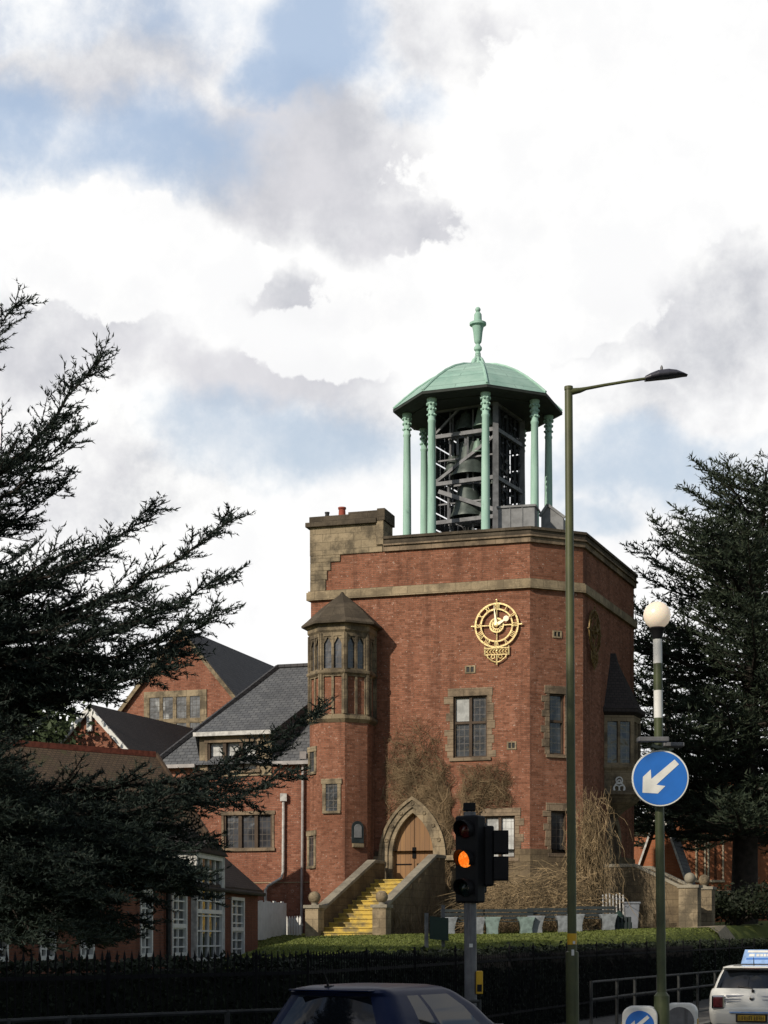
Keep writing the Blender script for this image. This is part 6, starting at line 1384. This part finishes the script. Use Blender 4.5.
# far-side pedestrian head on the right, with two square hoods
mb = MB(); pc = pt(491, 940, TY + .05); mb.box(pc.x - .09, pc.x + .03, TY - .08, TY + .2, zat(886, TY), zat(826, TY)); mb.box(pc.x - .13, pc.x - .09, TY - .02, TY + .12, zat(892, TY), zat(822, TY)); ph_ = mb.build('pedestrian_head', M['black'], tl, bevel=.03)
for y0, y1 in ((831, 854), (857, 880.5)):
    c0_ = pt(493, y1, TY); c1_ = pt(507.5, y0, TY); mb = MB(); O = V((c0_.x, TY - .14, c0_.z)); wv = V((c1_.x - c0_.x, -.04, 0)); dv_ = V((.02, .30, 0)); hv = V((0, 0, c1_.z - c0_.z)); t_ = .012
    mb.obox(O, wv, dv_, V((0, 0, t_))); mb.obox(O + hv - V((0, 0, t_)), wv, dv_, V((0, 0, t_))); mb.obox(O + V((0, 0, t_)), wv, dv_ * .04, hv - V((0, 0, 2 * t_))); mb.obox(O + dv_ * .96 + V((0, 0, t_)), wv, dv_ * .04, hv - V((0, 0, 2 * t_))); mb.obox(O + dv_ * .05 + V((0, 0, t_)), V((.02, 0, 0)), dv_ * .9, hv - V((0, 0, 2 * t_))); mb.build('hood', M['black'], ph_, bevel=.006)
mb = MB(); mb.tube([pt(472, 855, TY), pt(494, 855, TY)], .03, 8); mb.tube([pt(472, 815.5, TY), pt(484, 818, TY)], .02, 8); mb.build('bracket', M['black'], tl)
mb = MB(); a = pt(476, 994, TY - .05); b = pt(481.2, 971, TY - .05); mb.box(a.x, b.x + .02, TY - .08, TY + .06, a.z, b.z); pb_ = mb.build('push_button_box', M['yellow'], tl, bevel=.01); mb = MB(); mb.box(a.x + .012, b.x + .006, TY - .086, TY - .081, a.z + .03, a.z + .12); mb.build('push_button', M['black'], pb_)
mb = MB(); p = pt(471, 945.5, TY - .085); mb.cbox(p, .045, .006, .045); mb.build('sticker', M['signwhite'], tl)
# ---------------------------------------------------------------- cars
def car(name, label, cat, loc, heading, spec):
    """local: x forward from the tail, y to the left, z up"""
    o = thing(name, label, cat, loc); c, s = math.cos(heading), math.sin(heading); O = V(loc)
    W = lambda x, y, z: O + V((c * x - s * y, s * x + c * y, z))
    NR, NSD, NC = 10, 22, 4
    def rr(xr, xf, w, rc, bow=.0):
        P_ = []
        def side(a, b, n, fn): return [fn(a + (b - a) * i / n) for i in range(n)]
        P_ += [(xr + bow * (2 * abs(t) / 1) ** 2, t * 2 * (w - rc)) for t in [(-.5 + i / NR) for i in range(NR)]]                    # rear, right to left
        P_ += [(xr + bow + rc - rc * math.cos(t), w - rc + rc * math.sin(t)) for t in [math.pi / 2 * i / NC for i in range(NC)]]
        P_ += [(xr + bow + rc + (xf - xr - bow - 2 * rc) * i / NSD, w + .0) for i in range(NSD)]
        P_ += [(xf - rc + rc * math.sin(t), w - rc + rc * math.cos(t)) for t in [math.pi / 2 * i / NC for i in range(NC)]]
        P_ += [(xf, (w - rc) * (1 - 2 * i / NR)) for i in range(NR)]
        P_ += [(xf - rc + rc * math.cos(t), -(w - rc) - rc * math.sin(t)) for t in [math.pi / 2 * i / NC for i in range(NC)]]
        P_ += [(xf - rc - (xf - xr - bow - 2 * rc) * i / NSD, -w) for i in range(NSD)]
        P_ += [(xr + bow + rc - rc * math.sin(t), -w + rc - rc * math.cos(t)) for t in [math.pi / 2 * i / NC for i in range(NC)]]
        return P_
    rings = [([W(x, y, z) for x, y in rr(xr, xf, w, rc, bow)]) for z, xr, xf, w, rc, bow in spec['rings']]
    n = len(rings[0]); iR = (0, NR); iL = (NR + NC, NR + NC + NSD); iF = (NR + 2 * NC + NSD, 2 * NR + 2 * NC + NSD); iRt = (2 * NR + 3 * NC + NSD, 2 * NR + 3 * NC + 2 * NSD)
    g0, g1 = spec['glass']; body = MB(); gl = {'rear_window': MB(), 'side_window': MB(), 'side_window2': MB(), 'windscreen': MB()}
    for k in range(len(rings) - 1):
        for j in range(n):
            q = (rings[k][j], rings[k][(j + 1) % n], rings[k + 1][(j + 1) % n], rings[k + 1][j]); tgt = body
            if g0 <= k < g1:
                if iR[0] <= j < iR[1] or (iR[1] <= j < iR[1] + spec.get('wrap', 0)) or j >= n - spec.get('wrap', 0): tgt = gl['rear_window']
                elif iF[0] <= j < iF[1]: tgt = gl['windscreen']
                elif iL[0] <= j < iL[1] and (j - iL[0]) in spec['side']: tgt = gl['side_window']
                elif iRt[0] <= j < iRt[1] and (NSD - 1 - (j - iRt[0])) in spec['side']: tgt = gl['side_window2']
            tgt.poly(*q)
    body.poly(*rings[-1]); body.poly(*rings[0][::-1])
    def weld(ob):
        bm = bmesh.new(); bm.from_mesh(ob.data); bmesh.ops.remove_doubles(bm, verts=bm.verts, dist=.0008); bmesh.ops.recalc_face_normals(bm, faces=bm.faces); bm.to_mesh(ob.data); bm.free()
        for p in ob.data.polygons: p.use_smooth = True
        ob.data.set_sharp_from_angle(angle=R(42)); return ob
    bd = weld(body.build('body', M[spec['paint']], o, recalc=False))
    for k, m in gl.items():
        if m.f: weld(m.build(k.rstrip('2'), M['carglass'], o, recalc=False))
    for x in spec['axles']:
        for sy in (-1, 1):
            c_ = W(x, sy * (spec['w'] - .10), .31); axis = (W(0, 1, 0) - W(0, 0, 0)).to_track_quat('Z', 'Y').to_matrix()
            mb = MB(); mb.lathe(c_, [(.19, -.10), (.29, -.10), (.31, -.07), (.31, .07), (.29, .10), (.19, .10)], 24, mat=axis); t_ = mb.build('wheel', M['tyre'], o, smooth=40)
            mb = MB(); mb.lathe(c_, [(.19, -.09), (.17, -.105 if sy < 0 else -.05), (.05, -.11 if sy < 0 else -.05), (.001, -.11)], 20, mat=axis); mb.lathe(c_, [(.001, .11), (.05, .11 if sy > 0 else .05), (.17, .105 if sy > 0 else .05), (.19, .09)], 20, mat=axis); mb.build('rim', M['rim'], t_, smooth=40)
    def lbox(nm, m, x0, x1, y0, y1, z0, z1, par=o, bev=.01):
        mb = MB(); mb.obox(W(x0, y0, z0), W(x1, y0, z0) - W(x0, y0, z0), W(x0, y1, z0) - W(x0, y0, z0), V((0, 0, z1 - z0))); return mb.build(nm, M[m], par, bevel=bev)
    return o, W, lbox, bd
# white three-door hatchback with roof sign
mh = R(73); mY = 33.8; mrear = pt(751.5, 940, mY)
mini_rings = [(.20, .10, 3.70, .74, .18, .05), (.30, .02, 3.78, .82, .22, .07), (.50, .0, 3.80, .85, .24, .08), (.56, .0, 3.80, .85, .24, .08), (.60, .05, 3.78, .85, .24, .08), (.80, .07, 3.7, .845, .24, .09), (.90, .10, 3.55, .825, .24, .10), (.945, .13, 3.35, .80, .23, .10), (.96, .16, 2.78, .765, .21, .09),
              (1.05, .19, 2.62, .735, .20, .085), (1.20, .25, 2.38, .675, .19, .08), (1.31, .31, 2.20, .62, .18, .07), (1.345, .22, 2.12, .595, .17, .06), (1.385, .25, 2.02, .55, .16, .05), (1.41, .45, 1.85, .44, .14, .03)]
mini, W, lbox, bd = car('hatchback_car', 'white hatchback with a pale blue roof sign driving away at the right edge', 'car', (mrear.x, mY, 0), mh, dict(rings=mini_rings, glass=(8, 11), side=set(range(4, 10)) | set(range(11, 19)), paint='carwhite', axles=(.62, 3.1), w=.83, wrap=2))
for sy in (-1, 1):
    yc = sy * .645; lo = lbox('tail_light', 'chrome', .055, .14, yc - .125, yc + .125, .555, .825, bd, .03); mb = MB()
    l2 = lbox('light_lens', 'taillight', .045, .12, yc - .10, yc + .10, .58, .80, lo, .03)
lbox('number_plate', 'plate', -.022, .0, -.26, .26, .335, .445, mini, .004); lbox('plate_frame', 'carblack', -.014, .02, -.30, .30, .31, .47, mini, .004)
mb = MB(); rn_ = random.Random(2); x = -.235
for i in range(7):
    wch = .05; kk = .09; y0 = -(x); c_ = V((0, 0, 0))
    for (p, q) in (((0, 0), (0, 1)), ((1, 0), (1, 1)), ((0, 1), (1, 1)) if i % 2 else ((0, 0), (1, 0)), ((0, .5), (1, .5))): mb.bar(W(-.0235, y0 - p[0] * wch * .8, .35 + p[1] * .08), W(-.0235, y0 - q[0] * wch * .8, .35 + q[1] * .08), .011, .004)
    x += .065 + (.03 if i == 3 else 0)
mb.build('plate_characters', M['lettering_dark'], mini)
lbox('boot_handle', 'carblack', .012, .05, -.12, .12, .515, .535, mini); mb = MB(); mb.tube([W(.1, -.02, .915), W(.13, .0, .96), W(.18, .28, 1.0)], .012, 6); mb.cbox(W(.1, -.02, .91), .06, .05, .05, mh); mb.build('rear_wiper', M['carblack'], mini)
mb = MB(); mb.lathe(W(.062, 0, .775), [(.05, 0), (.045, .02), (.001, .024)], 16, mat=(W(-1, 0, 0) - W(0, 0, 0)).to_track_quat('Z', 'Y').to_matrix()); [mb.obox(W(.072, s * .05, .765), W(.072, s * .11, .765) - W(.072, s * .05, .765), W(.06, 0, 0) - W(.05, 0, 0), V((0, 0, .02))) for s in (-1, 1)]; mb.build('boot_badge', M['chrome'], mini, smooth=40)
for y0, y1, z0, z1 in ((.16, .50, .80, .83), (.20, .52, .745, .765), (.14, .50, .70, .715), (-.5, -.16, .79, .82), (-.46, -.2, .73, .75)): lbox('decal', 'decal_grey', .072 if z0 < .79 else .082, .10, y0, y1, z0, z1, bd, 0)
lbox('decal', 'signpale', -.010, .05, -.40, .42, .485, .512, bd, 0)
lbox('spoiler', 'carwhite', .16, .42, -.56, .56, 1.352, 1.378, mini, .012); lbox('brake_light', 'taillight', .15, .17, -.15, .15, 1.338, 1.352, mini, .003)
mb = MB(); z0, z1 = 1.40, 1.71; x0 = .72; q0 = [W(x0, y, z0 + .03) for y in (-.52, .27)]; q1 = [W(x0 + .10, y, z1) for y in (-.42, .20)]; r0_ = [W(x0 + .40, y, z0 + .03) for y in (-.52, .27)]; r1_ = [W(x0 + .26, y, z1) for y in (-.42, .20)]
mb.poly(q0[0], q0[1], q1[1], q1[0]); mb.poly(r0_[0], r0_[1], r1_[1], r1_[0]); mb.poly(q1[0], q1[1], r1_[1], r1_[0]); mb.poly(q0[0], q1[0], r1_[0], r0_[0]); mb.poly(q0[1], q1[1], r1_[1], r0_[1]); mb.poly(q0[0], q0[1], r0_[1], r0_[0])
rs_ = mb.build('roof_sign', M['signpale'], mini, bevel=.012)
sf = lambda y, t: W(x0 + .10 * t - .006, -.12 + y * .66 * (.50 - .09 * t) / .5, z0 + .03 + (z1 - z0 - .03) * t)
mb = MB()
mb.poly(sf(-.47, .80), sf(.47, .80), sf(.47, .95), sf(-.47, .95))
for i, (a, b) in enumerate(((.40, .22), (.16, .06), (.04, -.06), (-.08, -.17), (-.19, -.28), (-.30, -.40))): mb.poly(sf(b, .52), sf(a, .52), sf(a, .70), sf(b, .70))
mb.build('sign_lettering', M['signwhite'], rs_, recalc=False); mb = MB(); mb.poly(sf(-.47, .3), sf(.47, .3), sf(.47, .42), sf(-.47, .42)); mb.build('sign_stripe', M['signblue'], rs_, recalc=False)
lbox('sign_base', 'carblack', x0 - .02, x0 + .42, -.50, .26, 1.395, 1.432, mini); mb = MB(); mb.tube([W(.52, 0, 1.40), W(.46, 0, 1.56)], [.012, .006], 6); mb.build('aerial', M['carblack'], mini)
for sy in (-1, 1): lbox('door_mirror', 'carblack', 2.3, 2.45, sy * .84 - .08, sy * .84 + .08, .98, 1.12, mini, .03)
lbox('bumper', 'carblack', .02, .3, -.70, .70, .19, .27, mini, .02)
# dark blue hatchback at the bottom of the frame
dh = R(60); dY = 16.9; dl = pt(331, 940, dY)
dr_rings = [(.22, .10, 3.75, .74, .2, .05), (.32, .02, 3.84, .82, .24, .07), (.55, .0, 3.76, .85, .26, .08), (.72, .04, 3.65, .855, .26, .09), (.86, .07, 3.40, .84, .25, .10), (.91, .10, 3.1, .82, .24, .10), (.925, .13, 2.72, .80, .22, .10),
            (1.07, .17, 2.42, .75, .20, .10), (1.22, .24, 2.26, .665, .19, .09), (1.35, .31, 1.98, .59, .18, .08), (1.385, .27, 1.90, .565, .18, .07), (1.42, .32, 1.78, .52, .17, .06), (1.445, .50, 1.62, .42, .14, .04), (1.455, .75, 1.4, .28, .10, .02)]
dark, W, lbox, bd = car('hatchback_car', 'dark blue hatchback cut off by the bottom edge, in front of the traffic light', 'car', (dl.x - .17, dY, 0), dh, dict(rings=dr_rings, glass=(6, 9), side=set(range(4, 8)) | set(range(9, 19)), paint='carblue', axles=(.65, 3.1), w=.84, wrap=0))
mb = MB(); mb.tube([W(.44, .1, 1.43), W(.36, .1, 1.57)], [.014, .005], 6); mb.cbox(W(.45, .1, 1.435), .1, .05, .03, dh); mb.build('aerial', M['carblack'], dark)
for sy in (-1, 1):
    lbox('tail_light', 'taillight', .04, .2, sy * .74 - .09, sy * .74 + .09, .70, .90, dark, .02); lbox('door_mirror', 'carblue', 2.2, 2.32, sy * .86 - .08, sy * .86 + .08, .90, 1.02, dark, .03)
lbox('spoiler', 'carblue', .26, .42, -.46, .46, 1.396, 1.414, dark, .009); lbox('number_plate', 'plate', -.012, .03, -.26, .26, .55, .66, dark, .003)
